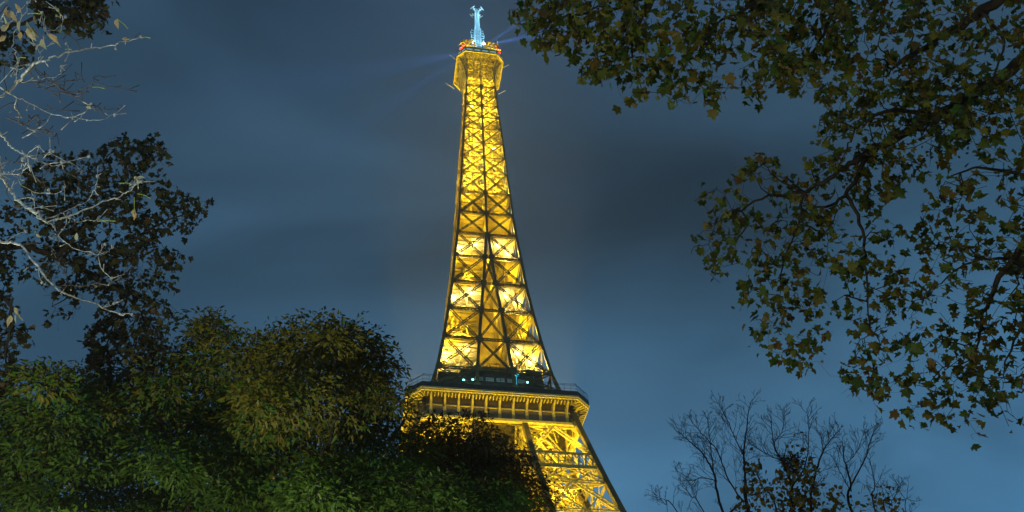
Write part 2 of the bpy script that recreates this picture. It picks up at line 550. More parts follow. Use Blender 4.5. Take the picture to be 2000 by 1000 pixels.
# railing with inward curved top
Or = octa(20.3, 17.12)
for j in range(8):
    rl = MB()
    p, q = np.array([*Or[j], 0.]), np.array([*Or[(j + 1) % 8], 0.])
    ln = np.linalg.norm(q - p); d = (q - p) / ln; nn = np.array([d[1], -d[0], 0])
    nd = max(3, int(ln / 1.4))
    for i in range(nd + 1):
        c0 = p + d * ln * i / nd
        pts = [c0 + (0, 0, 117.2), c0 + (0, 0, 118.6), c0 - nn * .25 + (0, 0, 119.2), c0 - nn * .8 + (0, 0, 119.6)]
        rl.tube(pts, [.035] * 4, 4)
    for z, o in ((117.7, 0), (118.6, 0), (119.6, .8)):
        rl.bar(p - nn * o + (0, 0, z), q - nn * o + (0, 0, z), .05)
    part(rl, "railing", PARAPET, platform)
# pavilion between the legs: dark stepped building with a glazed front
pv = MB()
for k in range(4):
    pv.hexa([rot4(p, k) for p in ((-8, -12.6, 116), (8, -12.6, 116), (8, -6, 116), (-8, -6, 116))],
            [rot4(p, k) for p in ((-8, -12.6, 127.2), (8, -12.6, 127.2), (7.5, -7, 127.2), (-7.5, -7, 127.2))])
    pv.hexa([rot4(p, k) for p in ((-6.5, -11.9, 127.2), (6.5, -11.9, 127.2), (6, -6, 127.2), (-6, -6, 127.2))],
            [rot4(p, k) for p in ((-3.2, -10.6, 130.2), (5.2, -10.6, 130.2), (4.5, -6.4, 130.2), (-3, -6.4, 130.2))])
    pv.hexa([rot4(p, k) for p in ((7.5, -12.9, 116), (12.2, -12.9, 116), (12.2, -7, 116), (7.5, -7, 116))],
            [rot4(p, k) for p in ((7.5, -12.9, 128.3), (11.2, -12.9, 127.2), (11.2, -8, 127.2), (7.5, -8, 128.3))])
    for i in range(9):
        x = -7.6 + 1.9 * i
        pv.bar(rot4((x, -12.8, 127.0), k), rot4((x, -12.8, 128.0), k), .07)
    pv.bar(rot4((-7.6, -12.8, 128), k), rot4((7.6, -12.8, 128), k), .08)
    pv.bar(rot4((-4, -12.7, 124.6), k), rot4((-1.5, -11.7, 129.6), k), .22); pv.bar(rot4((1.5, -12.7, 124.6), k), rot4((-1.0, -11.7, 129.6), k), .22)
pav = part(pv, "pavilion", mat("dark green pavilion", (0.05, 0.05, 0.03), (0.085, 0.08, 0.045), .6, .5), platform)
for k in range(4):
    for i in range(6):
        x = -4.6 + 2.5 * i
        wn = MB(); wn.hexa([rot4((x + a, -12.70, 124.2), k) for a in (0, 1.9)] + [rot4((x + a, -12.64, 124.2), k) for a in (1.9, 0)],
                           [rot4((x + a, -12.70, 125.2), k) for a in (0, 1.9)] + [rot4((x + a, -12.64, 125.2), k) for a in (1.9, 0)])
        wn.build("window", mat("pale lit window", (.5, .5, .42), (.62, .6, .5), .3, 1) if k == 0 and i == 0 else bpy.data.materials["pale lit window"], pav)
# small teal floodlights and a blue one standing on the parapet edge
for (x, z, m_) in ((-8.1, 118.5, TEAL), (-6.1, 118.75, TEAL), (6.1, 119.0, TEAL)):
    fl = MB(); fl.box((x, -19.6, z), (.5, .3, .42)); fl.bar((x, -19.6, 116), (x, -19.6, z - .2), .1)
    fb = part(fl, "floodlight", PARAPET, platform)
    ln_ = MB(); ln_.box((x, -19.78, z), (.42, .06, .34)); ln_.build("lens", m_, fb)
fl = MB(); fl.box((5.0, -13.2, 126.2), (1.2, .12, .8)); fl.bar((5.0, -13.2, 116), (5.0, -13.2, 125.8), .1)
part(fl, "lit_screen", emis("blue screen", (.1, .65, .9), .9), platform)

# ---- legs below the second platform
for k in range(4):
    leg = MB()
    zz = [2, 14, 28, 42, 56, 68, 77.5, 86.5, 94.0, 98.0, 101.6, 109.5, 116]
    def LP(cx, cy, z): return rot4((-(W(z) if cx else XI(z)), -(W(z) if cy else XI(z)), z), k)
    for a, b in zip(zz[:-1], zz[1:]):
        for cx, cy in ((1, 1), (1, 0), (0, 1), (0, 0)):
            leg.bar(LP(cx, cy, a), LP(cx, cy, b), 1.1, 1.1, NRM(k))
        leg_b = MB()
    legp = leg.build("leg", IRON_SHADE, tower)
    br = MB()
    for a, b in zip(zz[:-1], zz[1:]):
        for (p0, p1, nn) in (((1, 1), (0, 1), (0, -1, 0)), ((1, 1), (1, 0), (-1, 0, 0)), ((0, 1), (0, 0), (1, 0, 0)), ((1, 0), (0, 0), (0, 1, 0))):
            n_ = rot4(nn, k)
            if (a, b) == (98.0, 101.6):
                P0, P1, Q0, Q1 = LP(*p0, a), LP(*p1, a), LP(*p0, b), LP(*p1, b)
                for j in range(9):
                    for sg in (1, -1):
                        t0, t1 = j / 9, (j + 1) / 9
                        if sg < 0: t0, t1 = t1, t0
                        br.bar(P0 + (P1 - P0) * t0, Q0 + (Q1 - Q0) * t1, .26, .2, n_)
                br.bar(P0, P1, .5, .4, n_); br.bar(Q0, Q1, .5, .4, n_)
                continue
            if b <= 57: 
                br.bar(LP(*p0, a), LP(*p1, b), .7, .4, n_); br.bar(LP(*p1, a), LP(*p0, b), .7, .4, n_); br.bar(LP(*p0, b), LP(*p1, b), .6, .4, n_)
                continue
            w_ = .95
            M_ = [(LP(*p0, a) + LP(*p1, a)) / 2, (LP(*p0, b) + LP(*p1, b)) / 2]
            br.lattice(LP(*p0, a), M_[1], w_, n_, .35, .2, .12, .8); br.lattice(LP(*p1, a), M_[1], w_, n_, .35, .2, .12, .8)
            br.bar(LP(*p0, a) * .5 + M_[1] * .5, M_[0], .22); br.bar(LP(*p1, a) * .5 + M_[1] * .5, M_[0], .22)
            br.lattice(LP(*p0, b), LP(*p1, b), .8, n_, .3, .18, .1, .8)
        # inner ties
        br.bar(LP(1, 1, a), LP(0, 0, b), .35); br.bar(LP(1, 0, a), LP(0, 1, b), .35); br.bar(LP(0, 1, a), LP(1, 0, b), .3)
        if a > 60:
            for u in (.3, .55, .8):
                for p0, p1, p2_ in (((0, 1), (0, 0), (1, 0)), ((1, 0), (0, 0), (0, 1))):
                    br.lattice(LP(*p0, a) * (1 - u) + LP(*p1, a) * u, LP(*p1, b) * (1 - u) + LP(*p2_, b) * u, .7, rot4((0, -1, 0), k), .25, .18, .1, .7)
        for j in range(14):
            p = LP(1, 1, a) * .5 + LP(0, 0, b) * .5 + np.array([random.uniform(-4, 4), random.uniform(-4, 4), random.uniform(-4, 4)])
            br.bar(p, p + np.array([random.uniform(-4, 4), random.uniform(-4, 4), random.uniform(-3, 3)]), .2)
    br.build("leg_bracing", IRON, legp)
    # stone footing
    ft = MB(); ft.box(rot4((-50, -50, 1.2), k), (27, 27, 2.4)); ft.build("footing", mat("footing stone", (.3, .27, .22), (.36, .33, .28), .9, .5), legp)
for k in range(4):                               # girders linking the legs
    n = NRM(k)
    for (z0, z1, nb) in ((98.0, 101.6, 7), (109.5, 115.4, 6), (52, 57.4, 16)):
        mb = MB()
        xa, xb = XI(z0), XI(z1)
        for j in range(nb):
            for sg in (1, -1):
                t0, t1 = -1 + 2 * j / nb, -1 + 2 * (j + 1) / nb
                if sg < 0: t0, t1 = t1, t0
                mb.bar(FP(k, xa * t0, z0, .3), FP(k, xb * t1, z1, .3), .28, .2, n)
        mb.bar(FP(k, -xa, z0, .3), FP(k, xa, z0, .3), .5, .4, n); mb.bar(FP(k, -xb, z1, .3), FP(k, xb, z1, .3), .5, .4, n)
        mb.build("girder", IRON_SHADE, tower)
fp = MB()
octring(fp, 35.4, 34, 17, 16, 57.5, 58.4); octring(fp, 35.6, 34.2, 35.2, 33.8, 58.5, 60)
fp.build("first_platform", IRON_SHADE, tower)
for k in range(4):                               # great arch under the first platform
    ar = MB()
    pts = [np.array([37 * math.cos(t), 0, 6 + 40 * math.sin(t)]) for t in np.linspace(.08, math.pi - .08, 25)]
    for a, b in zip(pts[:-1], pts[1:]):
        ar.bar(FP(k, a[0], a[2], 1), FP(k, b[0], b[2], 1), 1.6, .6, NRM(k))
    ar.build("arch", IRON_SHADE, tower)

# ---- third platform
A3, B3, Z3 = 8.53, 5.75, 275.5
p3 = MB()
q = octa(A3 - .1, B3 - .05)
p3.poly([(*p, Z3) for p in q] + [(*p, Z3 + .3) for p in q], [tuple(range(7, -1, -1)), tuple(range(8, 16))] + [(j, (j + 1) % 8, 8 + (j + 1) % 8, 8 + j) for j in range(8)])
top = p3.build("upper_platform", IRON_SHADE, tower)
# curved coves from shaft to platform edge
def cove(pa, pb, sa, sb):
    """panel between platform edge points pa-pb and shaft points sa-sb"""
    mb = MB()
    pa, pb, sa, sb = map(lambda p: np.array([*p, 0.0]), (pa, pb, sa, sb))
    ns = 9
    def pt(e, s, t):
        f = 1 - math.cos(t * math.pi / 2)         # concave
        return s + (e - s) * f + np.array([0, 0, 261.5 + 13.7 * math.sin(t * math.pi / 2)])
    for i in range(ns):
        t0, t1 = i / ns, (i + 1) / ns
        a, b, c_, d_ = pt(pa, sa, t0), pt(pb, sb, t0), pt(pb, sb, t1), pt(pa, sa, t1)
        n_ = np.cross(b - a, d_ - a); n_ = n_ / (np.linalg.norm(n_) + 1e-9) * .06
        mb.hexa([a - n_, b - n_, b + n_, a + n_], [d_ - n_, c_ - n_, c_ + n_, d_ + n_])
        mb.bar(a, d_, .28); mb.bar(b, c_, .28)
        m0, m1 = (a + b) / 2, (c_ + d_) / 2
        mb.bar(m0, m1, .16); mb.bar(d_, c_, .14)
        mb.bar(a, m1, .1); mb.bar(b, m1, .1)
    return mb


E8 = octa(A3 - .15, B3 - .1)
S8 = [(-4.6, -5.0), (4.6, -5.0), (5.0, -4.6), (5.0, 4.6), (4.6, 5.0), (-4.6, 5.0), (-5.0, 4.6), (-5.0, -4.6)]
COVE = mat("gilt lattice cove", (0.05, 0.038, 0.012), (0.50, 0.41, 0.11), .6, 1.0, detail=9)
for j in range(8):
    j2 = (j + 1) % 8
    if j % 2 == 0 and j in (2, 6):
        cove(E8[j], E8[j2], S8[j], S8[j2]).build("cove", COVE, top)
    elif j % 2:
        cove(E8[j], E8[j2], S8[j], S8[j2]).build("cove", COVE, top)
    else:                                          # open lattice cove on front and rear
        mb = MB()
        pa, pb, sa, sb = [np.array([*p, 0.]) for p in (E8[j], E8[j2], S8[j], S8[j2])]
        ns = 8
        def pt(u, t):
            e_, s_ = pa + (pb - pa) * u, sa + (sb - sa) * u
            return s_ + (e_ - s_) * (1 - math.cos(t * math.pi / 2)) + np.array([0, 0, 263 + 12.3 * math.sin(t * math.pi / 2)])
        us = [0, .25, .5, .75, 1]
        for i in range(ns):
            for u in us: mb.bar(pt(u, i / ns), pt(u, (i + 1) / ns), .24)
            if i % 2 == 0:
                for u0, u1 in zip(us[:-1], us[1:]):
                    mb.bar(pt(u0, i / ns), pt(u1, (i + 2) / ns), .16); mb.bar(pt(u1, i / ns), pt(u0, (i + 2) / ns), .16)
                mb.bar(pt(0, i / ns), pt(1, i / ns), .2)
        mb.build("cove", COVE, top)
# soffit joists
sf = MB()
for i in range(9):
    x = -5 + 10 * i / 8
    sf.bar((x, -8, 275.25), (x, 8, 275.25), .2, .35); sf.bar((-8, x, 275.2), (8, x, 275.2), .2, .3)
sf.build("soffit", IRON_SHADE, top)
band = MB(); octring(band, A3, B3, A3 - .35, B3 - .15, 275.1, 276.1); octring(band, A3 - .05, B3, A3 - .4, B3 - .15, 277.5, 278.3)
O8 = octa(A3 - .1, B3 - .02)
for j in range(8):
    p, q = np.array([*O8[j], 0.]), np.array([*O8[(j + 1) % 8], 0.])
    npn = 4 if j % 2 == 0 else 2
    for i in range(npn + 1):
        c0 = p + (q - p) * i / npn
        band.bar(c0 + (0, 0, 275.8), c0 + (0, 0, 277.8), .22)
bd = band.build("gallery_wall", IRON, top)
for j in range(8):
    p, q = np.array([*octa(A3 - .22, B3 - .08)[j], 0.]), np.array([*octa(A3 - .22, B3 - .08)[(j + 1) % 8], 0.])
    npn = 4 if j % 2 == 0 else 2
    for i in range(npn):
        wn = MB()
        a, b = p + (q - p) * (i + .12) / npn, p + (q - p) * (i + .88) / npn
        wn.bar((a + (0, 0, 276.85)), (b + (0, 0, 276.85)), .75 if False else .06, .75, (0, 0, 1))
        wn.build("window", GLASSB, bd)
rf = MB()
q = octa(A3 - .5, B3 - .2)
rf.poly([(*p, 278.3) for p in q] + [(*p, 278.6) for p in q], [tuple(range(7, -1, -1)), tuple(range(8, 16))] + [(j, (j + 1) % 8, 8 + (j + 1) % 8, 8 + j) for j in range(8)])
rf.build("deck", IRON_SHADE, top)
# caged upper gallery and technical cabin
cg = MB()
O8 = octa(A3 - .9, B3 - .4)
for j in range(8):
    p, q = np.array([*O8[j], 0.]), np.array([*O8[(j + 1) % 8], 0.])
    for i in range(7):
        c0 = p + (q - p) * i / 7
        cg.bar(c0 + (0, 0, 278.5), c0 * .96 + (0, 0, 282.4), .07)
    for z in (279.6, 281, 282.4):
        s = 1 - .04 * (z - 278.5) / 3.9
        cg.bar(p * s + (0, 0, z), q * s + (0, 0, z), .09)
cg.build("cage_railing", IRON_SHADE, top)
cb = MB()
cb.hexa([(-4.3, -4.3, 278.6), (4.3, -4.3, 278.6), (4.3, 4.3, 278.6), (-4.3, 4.3, 278.6)], [(-4, -4, 283.8), (4, -4, 283.8), (4, 4, 283.8), (-4, 4, 283.8)])
cb.hexa([(-2.4, -2.4, 283.8), (2.4, -2.4, 283.8), (2.4, 2.4, 283.8), (-2.4, 2.4, 283.8)], [(-1.6, -1.6, 290.5), (1.6, -1.6, 290.5), (1.6, 1.6, 290.5), (-1.6, 1.6, 290.5)])
cab = cb.build("cabin", mat("dark blue grey cabin", (.06, .07, .09), (.1, .11, .13), .5, 1), top)
for k in range(4):                                  # gilt clutter of aerials and brackets round the cabin roof
    for s in (-1, 1):
        cl = MB()
        for j in range(26):
            p = np.array([s * random.uniform(2.0, 6.8), -random.uniform(4.6, 7.2), random.uniform(281.5, 287.2)])
            dq = np.array([random.uniform(-1.3, 1.3), random.uniform(-.8, .8), random.uniform(-1.2, 1.6)])
            cl.bar(rot4(p, k), rot4(p + dq, k), random.choice((.12, .2, .35)))
        for j in range(5):
            p = np.array([s * (2.2 + j * .95), -6.0, 281.0])
            cl.bar(rot4(p, k), rot4(p + (0, 0, 5.6), k), .16)
            cl.box(rot4(p + (0, -.3, 3.9 + 1.1 * (j % 2)), k), (.75, .75, .9))
        cl.bar(rot4((s * 2, -6, 286.2), k), rot4((s * 6.6, -6, 286.2), k), .3)
        cl.bar(rot4((s * 2, -6, 282.4), k), rot4((s * 6.6, -6, 282.4), k), .25)
        cl.build("aerial_rack", IRON, top)
def lamp_obj(name, loc, m_, size, par):
    mb = MB()
    ns = 10
    rings = 6
    pts = [(size * math.sin(math.pi * i / rings) * math.cos(2 * math.pi * j / ns), size * math.sin(math.pi * i / rings) * math.sin(2 * math.pi * j / ns), size * math.cos(math.pi * i / rings)) for i in range(rings + 1) for j in range(ns)]
    mb.poly([np.array(p) + loc for p in pts], [(i * ns + j, (i + 1) * ns + j, (i + 1) * ns + (j + 1) % ns, i * ns + (j + 1) % ns) for i in range(rings) for j in range(ns)])
    return mb.build(name, m_, par, True)


for x, y, z in ((-6.9, -5.6, 280.9), (6.9, -5.6, 280.9), (-6.9, 5.6, 280.9), (6.9, 5.6, 280.9)):
    b_ = MB(); b_.bar((x, y, 278.5), (x, y, z - .3), .15); b_.box((x, y, z - .4), (.6, .6, .25))
    hd = b_.build("warning_light", IRON_SHADE, top)
    lamp_obj("lens", np.array((x, y, z)), RED, .62, hd)
# slanted whip aerials
for (x, y, z, dx, dz) in ((-8.5, -4, 275.6, -2.6, 2.2), (8.5, -3, 275.6, 2.4, 2.0), (-8.2, 5, 270.5, -3.2, 2.6), (8.2, 5, 270.5, 2.6, 2.2)):
    mb = MB(); mb.tube([(x, y, z), (x + dx, y - .4, z + dz)], [.09, .05], 5)
    mb.build("whip_aerial", WHITE, top)
# antenna mast
ms = MB()
for sx, sy in ((-1, -1), (1, -1), (1, 1), (-1, 1)):
    ms.bar((sx * 1.25, sy * 1.25, 290), (sx * 1.05, sy * 1.05, 305), .28)
    ms.bar((sx * .75, sy * .75, 305), (sx * .62, sy * .62, 320.5), .36)
for z in np.arange(291, 305, 1.6):
    for k in range(4):
        ms.bar(rot4((-1.2, -1.2, z), k), rot4((1.2, -1.2, z), k), .16)
        ms.bar(rot4((-1.2, -1.2, z), k), rot4((1.2, -1.2, z + 1.6), k), .13)
for z in np.arange(305, 320.6, 1.3):
    for k in range(4):
        ms.bar(rot4((-.7, -.7, z), k), rot4((.7, -.7, z), k), .16)
        ms.bar(rot4((-.7, -.7, z), k), rot4((.7, -.7, z + 1.3), k), .12)
ms.bar((0, 0, 304), (0, 0, 321), .18)
mast = ms.build("antenna_mast", WHITE, tower)
for k in range(4):
    for j in range(7):
        z = 292.6 + j * 1.8
        mb = MB()
        for x in (-.9, 0, .9):
            yo = -1.25 - random.uniform(.6, 1.5)
            mb.bar(rot4((x, -1.15, z), k), rot4((x * 1.25, yo, z + .25), k), .12)
            mb.bar(rot4((x * 1.25, yo, z - .35), k), rot4((x * 1.25, yo, z + .75), k), .16)
        mb.bar(rot4((-1.2, -1.2, z), k), rot4((1.2, -1.2, z), k), .14)
        mb.build("panel_antenna", WHITE, mast)
for k in range(4):                                 # four arms in a level cross near the tip
    mb = MB()
    d0 = np.array([-.7071, -.7071, 0]); t0 = np.array([.7071, -.7071, 0])
    z = 320.2
    a = d0 * .7; b = d0 * 2.7
    mb.bar(rot4(a + (0, 0, z), k), rot4(b + (0, 0, z), k), .3)
    mb.bar(rot4(a + (0, 0, z - 1.5), k), rot4(d0 * 1.9 + (0, 0, z), k), .14)
    for e_, ln_ in ((b, 1.0), (d0 * 1.75, .6)):
        mb.bar(rot4(e_ - t0 * ln_ + (0, 0, z), k), rot4(e_ + t0 * ln_ + (0, 0, z), k), .28)
    mb.build("antenna_arm", WHITE, mast)
sp = MB(); sp.tube([(0, 0, 321), (0, 0, 323.4)], [.2, .08], 6); sp.build("lightning_rod", WHITE, mast)
for x, y in ((-1.9, -2.2), (1.9, -2.2), (0, 2.6)):
    lb = MB(); lb.box((x, y, 291.6), (.9, .5, .7)); lb.bar((x, y, 290.2), (x, y, 291.4), .2)
    lo = lb.build("beacon_lamp", PARAPET, top)
    lamp_obj("lens", np.array((x, y - .45, 291.7)), BLUE, .55, lo)


# ---- the tower's lamps
SOD = (1.0, 0.715, 0.05)


def plamp(loc, e, c=SOD, r=.25, par=tower):
    l = bpy.data.lights.new("floodlight", 'POINT'); l.energy = e; l.color = c; l.shadow_soft_size = r
    o = bpy.data.objects.new("floodlight", l); col.objects.link(o); o.location = loc; o.parent = par
    return o


def slamp(loc, tgt, e, ang=70, c=SOD, r=.3, par=tower):
    l = bpy.data.lights.new("floodlight", 'SPOT'); l.energy = e; l.color = c; l.shadow_soft_size = r
    l.spot_size = R(ang); l.spot_blend = .6
    o = bpy.data.objects.new("floodlight", l); col.objects.link(o); o.location = loc; o.parent = par
    o.rotation_euler = (Vector(loc) - Vector(tgt)).to_track_quat('Z', 'Y').to_euler()
    return o


LK = 1.0
for i in range(1, 9):                     # in the four legs
    a, b = NODES[i], NODES[i + 1]
    bright = i in (1, 3, 5)
    for k in range(4):
        wz = W(b); xi = XI(b)
        if bright:
            for t, s_, dz in ((.64, .42, 1.0), (.17, .74, 1.1)):
                x = -wz + (wz - xi) * t; y = -wz + (wz - xi) * s_
                if k == 1:   x, y = y, x      # mirrored in the neighbouring leg
                plamp(rot4((x, y, b - .6 - dz), k), 1700 * LK * (1 if k in (0, 1) else .4), (1.0, .90, .72))
        plamp(rot4((-wz + (wz - xi) * random.uniform(.25, .6), -wz + (wz - xi) * .22, b - random.uniform(3, 6)), k), (1500 if bright else 2100) * LK)
    if i < 7:
        plamp((0, -W(a) * .62, a + 2), 1100)
for i in range(8, len(NODES) - 1):        # up the shaft
    a, b = NODES[i], NODES[i + 1]
    for (x, y) in ((-.5, -.28), (.5, -.28), (.0, .35)):
        wz = W(a)
        plamp((x * wz + random.uniform(-.9, .9), y * wz, a + random.uniform(.2, .7) * (b - a)), random.uniform(4800, 13000) * LK * (W(a) / 7) ** 1.2)
for k in range(4):                        # along the outside of the side faces
    for s in (-.5, .5):
        if k in (1, 3):
            slamp(rot4((s * 18, -18.8, 117.5), k), rot4((s * 9, -9, 185), k), 320000 * LK, 45)
    for x in (-15, -9, -3, 3, 9, 15):      # uplights on the girder for the consoles
        slamp(rot4((x, -20.3, 102.4), k), rot4((x, -18.2, 114), k), 3600 * LK, 120)
    for x in (-6, -2, 2, 6):               # brackets below the top platform
        slamp(rot4((x * .6, -5.7, 259), k), rot4((x * .9, -7.4, 275), k), 5200 * LK, 100)
    for z in (103, 107.5, 95, 90, 84, 78, 70):
        c_ = -(W(z) + XI(z)) / 2
        plamp(rot4((c_, c_, z), k), 2500 * LK)
        plamp(rot4((c_ - 2.5, c_ + 2.5, z - 2.5), k), 1800 * LK)
    plamp(rot4((-22, -22, 40), k), 9000)
    for s in (-1, 1):
        slamp(rot4((s * 4.4, -8.3, 279), k), rot4((s * 4.4, -6, 285), k), 4200 * LK, 120)
for x, y, z, e in ((-1.9, -3.6, 292.5, 500), (1.9, -3.4, 292.5, 500), (-3.4, -3.4, 297, 650), (3.4, -3.4, 299, 650), (-2.6, -3.0, 306, 650), (2.6, -3, 309, 650), (0, -3.4, 315, 650), (-2.4, -2, 317.6, 160), (2.4, -2, 317.6, 320)):
    plamp((x, y, z), e * 1.15, (.26, .74, 1.0), .15)
for x, y in ((-8.1, -19.2), (-6.1, -19.2), (6.1, -19.2)):
    plamp((x, y + .8, 119.3), 160, (.3, 1, .9), .1)
for x in (-6.4, 6.4):
    plamp((x, -6.9, 281.6), 130, (1, .05, .03), .15)


# ------------------------------------------------------------------ trees
def walk_mesh(pos, par, rad, mb, sides_big=8, rmin=0.0):
    """tapered tubes along every chain of a branch graph"""
    n = len(pos)
    kids = [[] for _ in range(n)]
    for i, p in enumerate(par):
        if p >= 0: kids[p].append(i)
    done = [False] * n
    stack = [i for i in range(n) if par[i] < 0]
    starts = [(i, None) for i in stack]
    while starts:
        i, pr = starts.pop()
        chain = [] if pr is None else [pr]
        c = i
        while True:
            chain.append(c)
            if not kids[c]: break
            ks = sorted(kids[c], key=lambda q: -rad[q])
            for o_ in ks[1:]: starts.append((o_, c))
            c = ks[0]
        rs = [rad[q] for q in chain]
        if pr is not None: rs[0] = min(rs[0], rad[i] * 1.25)
        rm = max(rs)
        sides = 8 if rm > .06 else (6 if rm > .025 else (5 if rm > .009 else 3))
        mb.tube([pos[q] for q in chain], rs, sides)


class Grow:
    """branch graph: drawn limbs first, then twigs that join the nearest wood"""
    def __init__(self):
        self.pos, self.par, self.fix = [], [], []

    def line(self, pts, r0, r1, parent=-1, sub=5, wob=0.0):
        P = [np.asarray(p, float) for p in pts]
        if parent == -2:                           # join nearest wood
            A = np.array(self.pos); parent = int(np.argmin(((A - P[0]) ** 2).sum(1)))
        out = []
        last = parent
        n = len(P)
        tot = (n - 1) * sub
        for i in range(n - 1):
            p0 = P[max(i - 1, 0)]; p1 = P[i]; p2 = P[i + 1]; p3 = P[min(i + 2, n - 1)]
            for j in range(sub + (1 if i == n - 2 else 0)):
                t = j / sub
                q = .5 * ((2 * p1) + (-p0 + p2) * t + (2 * p0 - 5 * p1 + 4 * p2 - p3) * t * t + (-p0 + 3 * p1 - 3 * p2 + p3) * t ** 3)
                q = q + rng.normal(0, 1, 3) * wob
                u = (i * sub + j) / tot
                self.pos.append(q); self.par.append(last); self.fix.append(r0 + (r1 - r0) * u ** .8)
                last = len(self.pos) - 1; out.append(last)
        return out

    def attach(self, tips, jit=.06, seg=.35, droop=0.0, maxlen=None, bias=None):
        """tips: (n,3). returns directions at each tip"""
        tips = np.asarray(tips)
        A = np.array(self.pos)
        d = np.sqrt(((tips[:, None, :] - A[None]) ** 2).sum(2)).min(1)
        dirs = np.zeros_like(tips)
        buf = np.zeros((len(A) + len(tips) * 14, 3)); buf[:len(A)] = A; n = len(A)
        for i in np.argsort(d):
            t = tips[i]
            D = np.sqrt(((buf[:n] - t) ** 2).sum(1))
            j = int(np.argmin(D)); L_ = D[j]
            if maxlen and L_ > maxlen:
                continue
            k = int(min(12, max(2, round(L_ / seg))))
            p0 = buf[j].copy(); last = j
            off = rng.normal(0, 1, 3) * jit * L_
            for q in range(1, k + 1):
                u = q / k
                p = p0 + (t - p0) * u + off * math.sin(math.pi * u) + np.array([0, 0, droop * L_ * math.sin(math.pi * u)])
                if q < k: p = p + rng.normal(0, 1, 3) * .035 * L_ / k * 2
                self.pos.append(p); self.par.append(last); self.fix.append(None)
                buf[n] = p; last = n; n += 1
            dirs[i] = (t - p0) / (L_ + 1e-6)
        return dirs

    def radii(self, rtip=.004, k=.5, cap=None):
        n = len(self.pos); cnt = [0.0] * n
        haskid = [False] * n
        for p in self.par:
            if p >= 0: haskid[p] = True
        for i in range(n - 1, -1, -1):
            if not haskid[i]: cnt[i] = max(cnt[i], 1)
            if self.par[i] >= 0: cnt[self.par[i]] += cnt[i]
        r = []
        for i in range(n):
            v = rtip * max(1, cnt[i]) ** k
            if self.fix[i] is not None: v = self.fix[i]
            r.append(v)
        for i in range(n):
            if self.fix[i] is None:
                p = self.par[i]
                if p >= 0: r[i] = min(r[i], r[p] * .9)
        return r

    def mesh(self, mb, **kw):
        walk_mesh(self.pos, self.par, self.radii(**kw), mb)


def in_poly(x, y, P):
    c = False; n = len(P); j = n - 1
    for i in range(n):
        xi, yi = P[i]; xj, yj = P[j]
        if (yi > y) != (yj > y) and x < (xj - xi) * (y - yi) / (yj - yi) + xi: c = not c
        j = i
    return c


def sample_poly(P, n, spacing):
    xs = [p[0] for p in P]; ys = [p[1] for p in P]
    out = []; tries = 0
    while len(out) < n and tries < n * 40:
        tries += 1
        x, y = rng.uniform(min(xs), max(xs)), rng.uniform(min(ys), max(ys))
        if not in_poly(x, y, P): continue
        if any((x - a) ** 2 + (y - b) ** 2 < spacing ** 2 for a, b in out[-400:]): continue
        out.append((x, y))
    return out


_H = [(.10, -.05, 0), (.28, -.12, .03), (.40, .00, .05), (.56, .08, .08), (.44, .18, .05), (.38, .28, .03), (.50, .44, .06), (.52, .64, .10), (.36, .60, .05), (.24, .62, .02), (.17, .80, .01)]
PLANE = np.array([(0, 0, 0)] + _H + [(0, 1.03, -.05)] + [(-x, y, z) for x, y, z in reversed(_H)] + [(0, .38, -.03)])
PLANE_F = [(24, i, i + 1) for i in range(0, 23)] + [(24, 23, 0)]
OVAL = np.array([(0, 0, 0), (.19, .22, .05), (.24, .5, .07), (.13, .8, .04), (0, 1.05, -.03), (-.13, .8, .04), (-.24, .5, .07), (-.19, .22, .05), (0, .5, -.02)])
OVAL_F = [(8, i, i + 1) for i in range(0, 7)] + [(8, 7, 0)]
NARROW = np.array([(0, 0, 0), (.20, .32, .05), (.17, .68, .04), (0, 1.1, -.03), (-.17, .68, .04), (-.20, .32, .05)])
NARROW_F = [(0, 1, 2), (0, 2, 3), (0, 3, 4), (0, 4, 5)]
ROUND = np.array([(0, 0, 0), (.28, .05, .04), (.46, .35, .09), (.34, .7, .05), (0, 1.05, -.05), (-.34, .7, .05), (-.46, .35, .09), (-.28, .05, .04), (0, .45, -.02)])


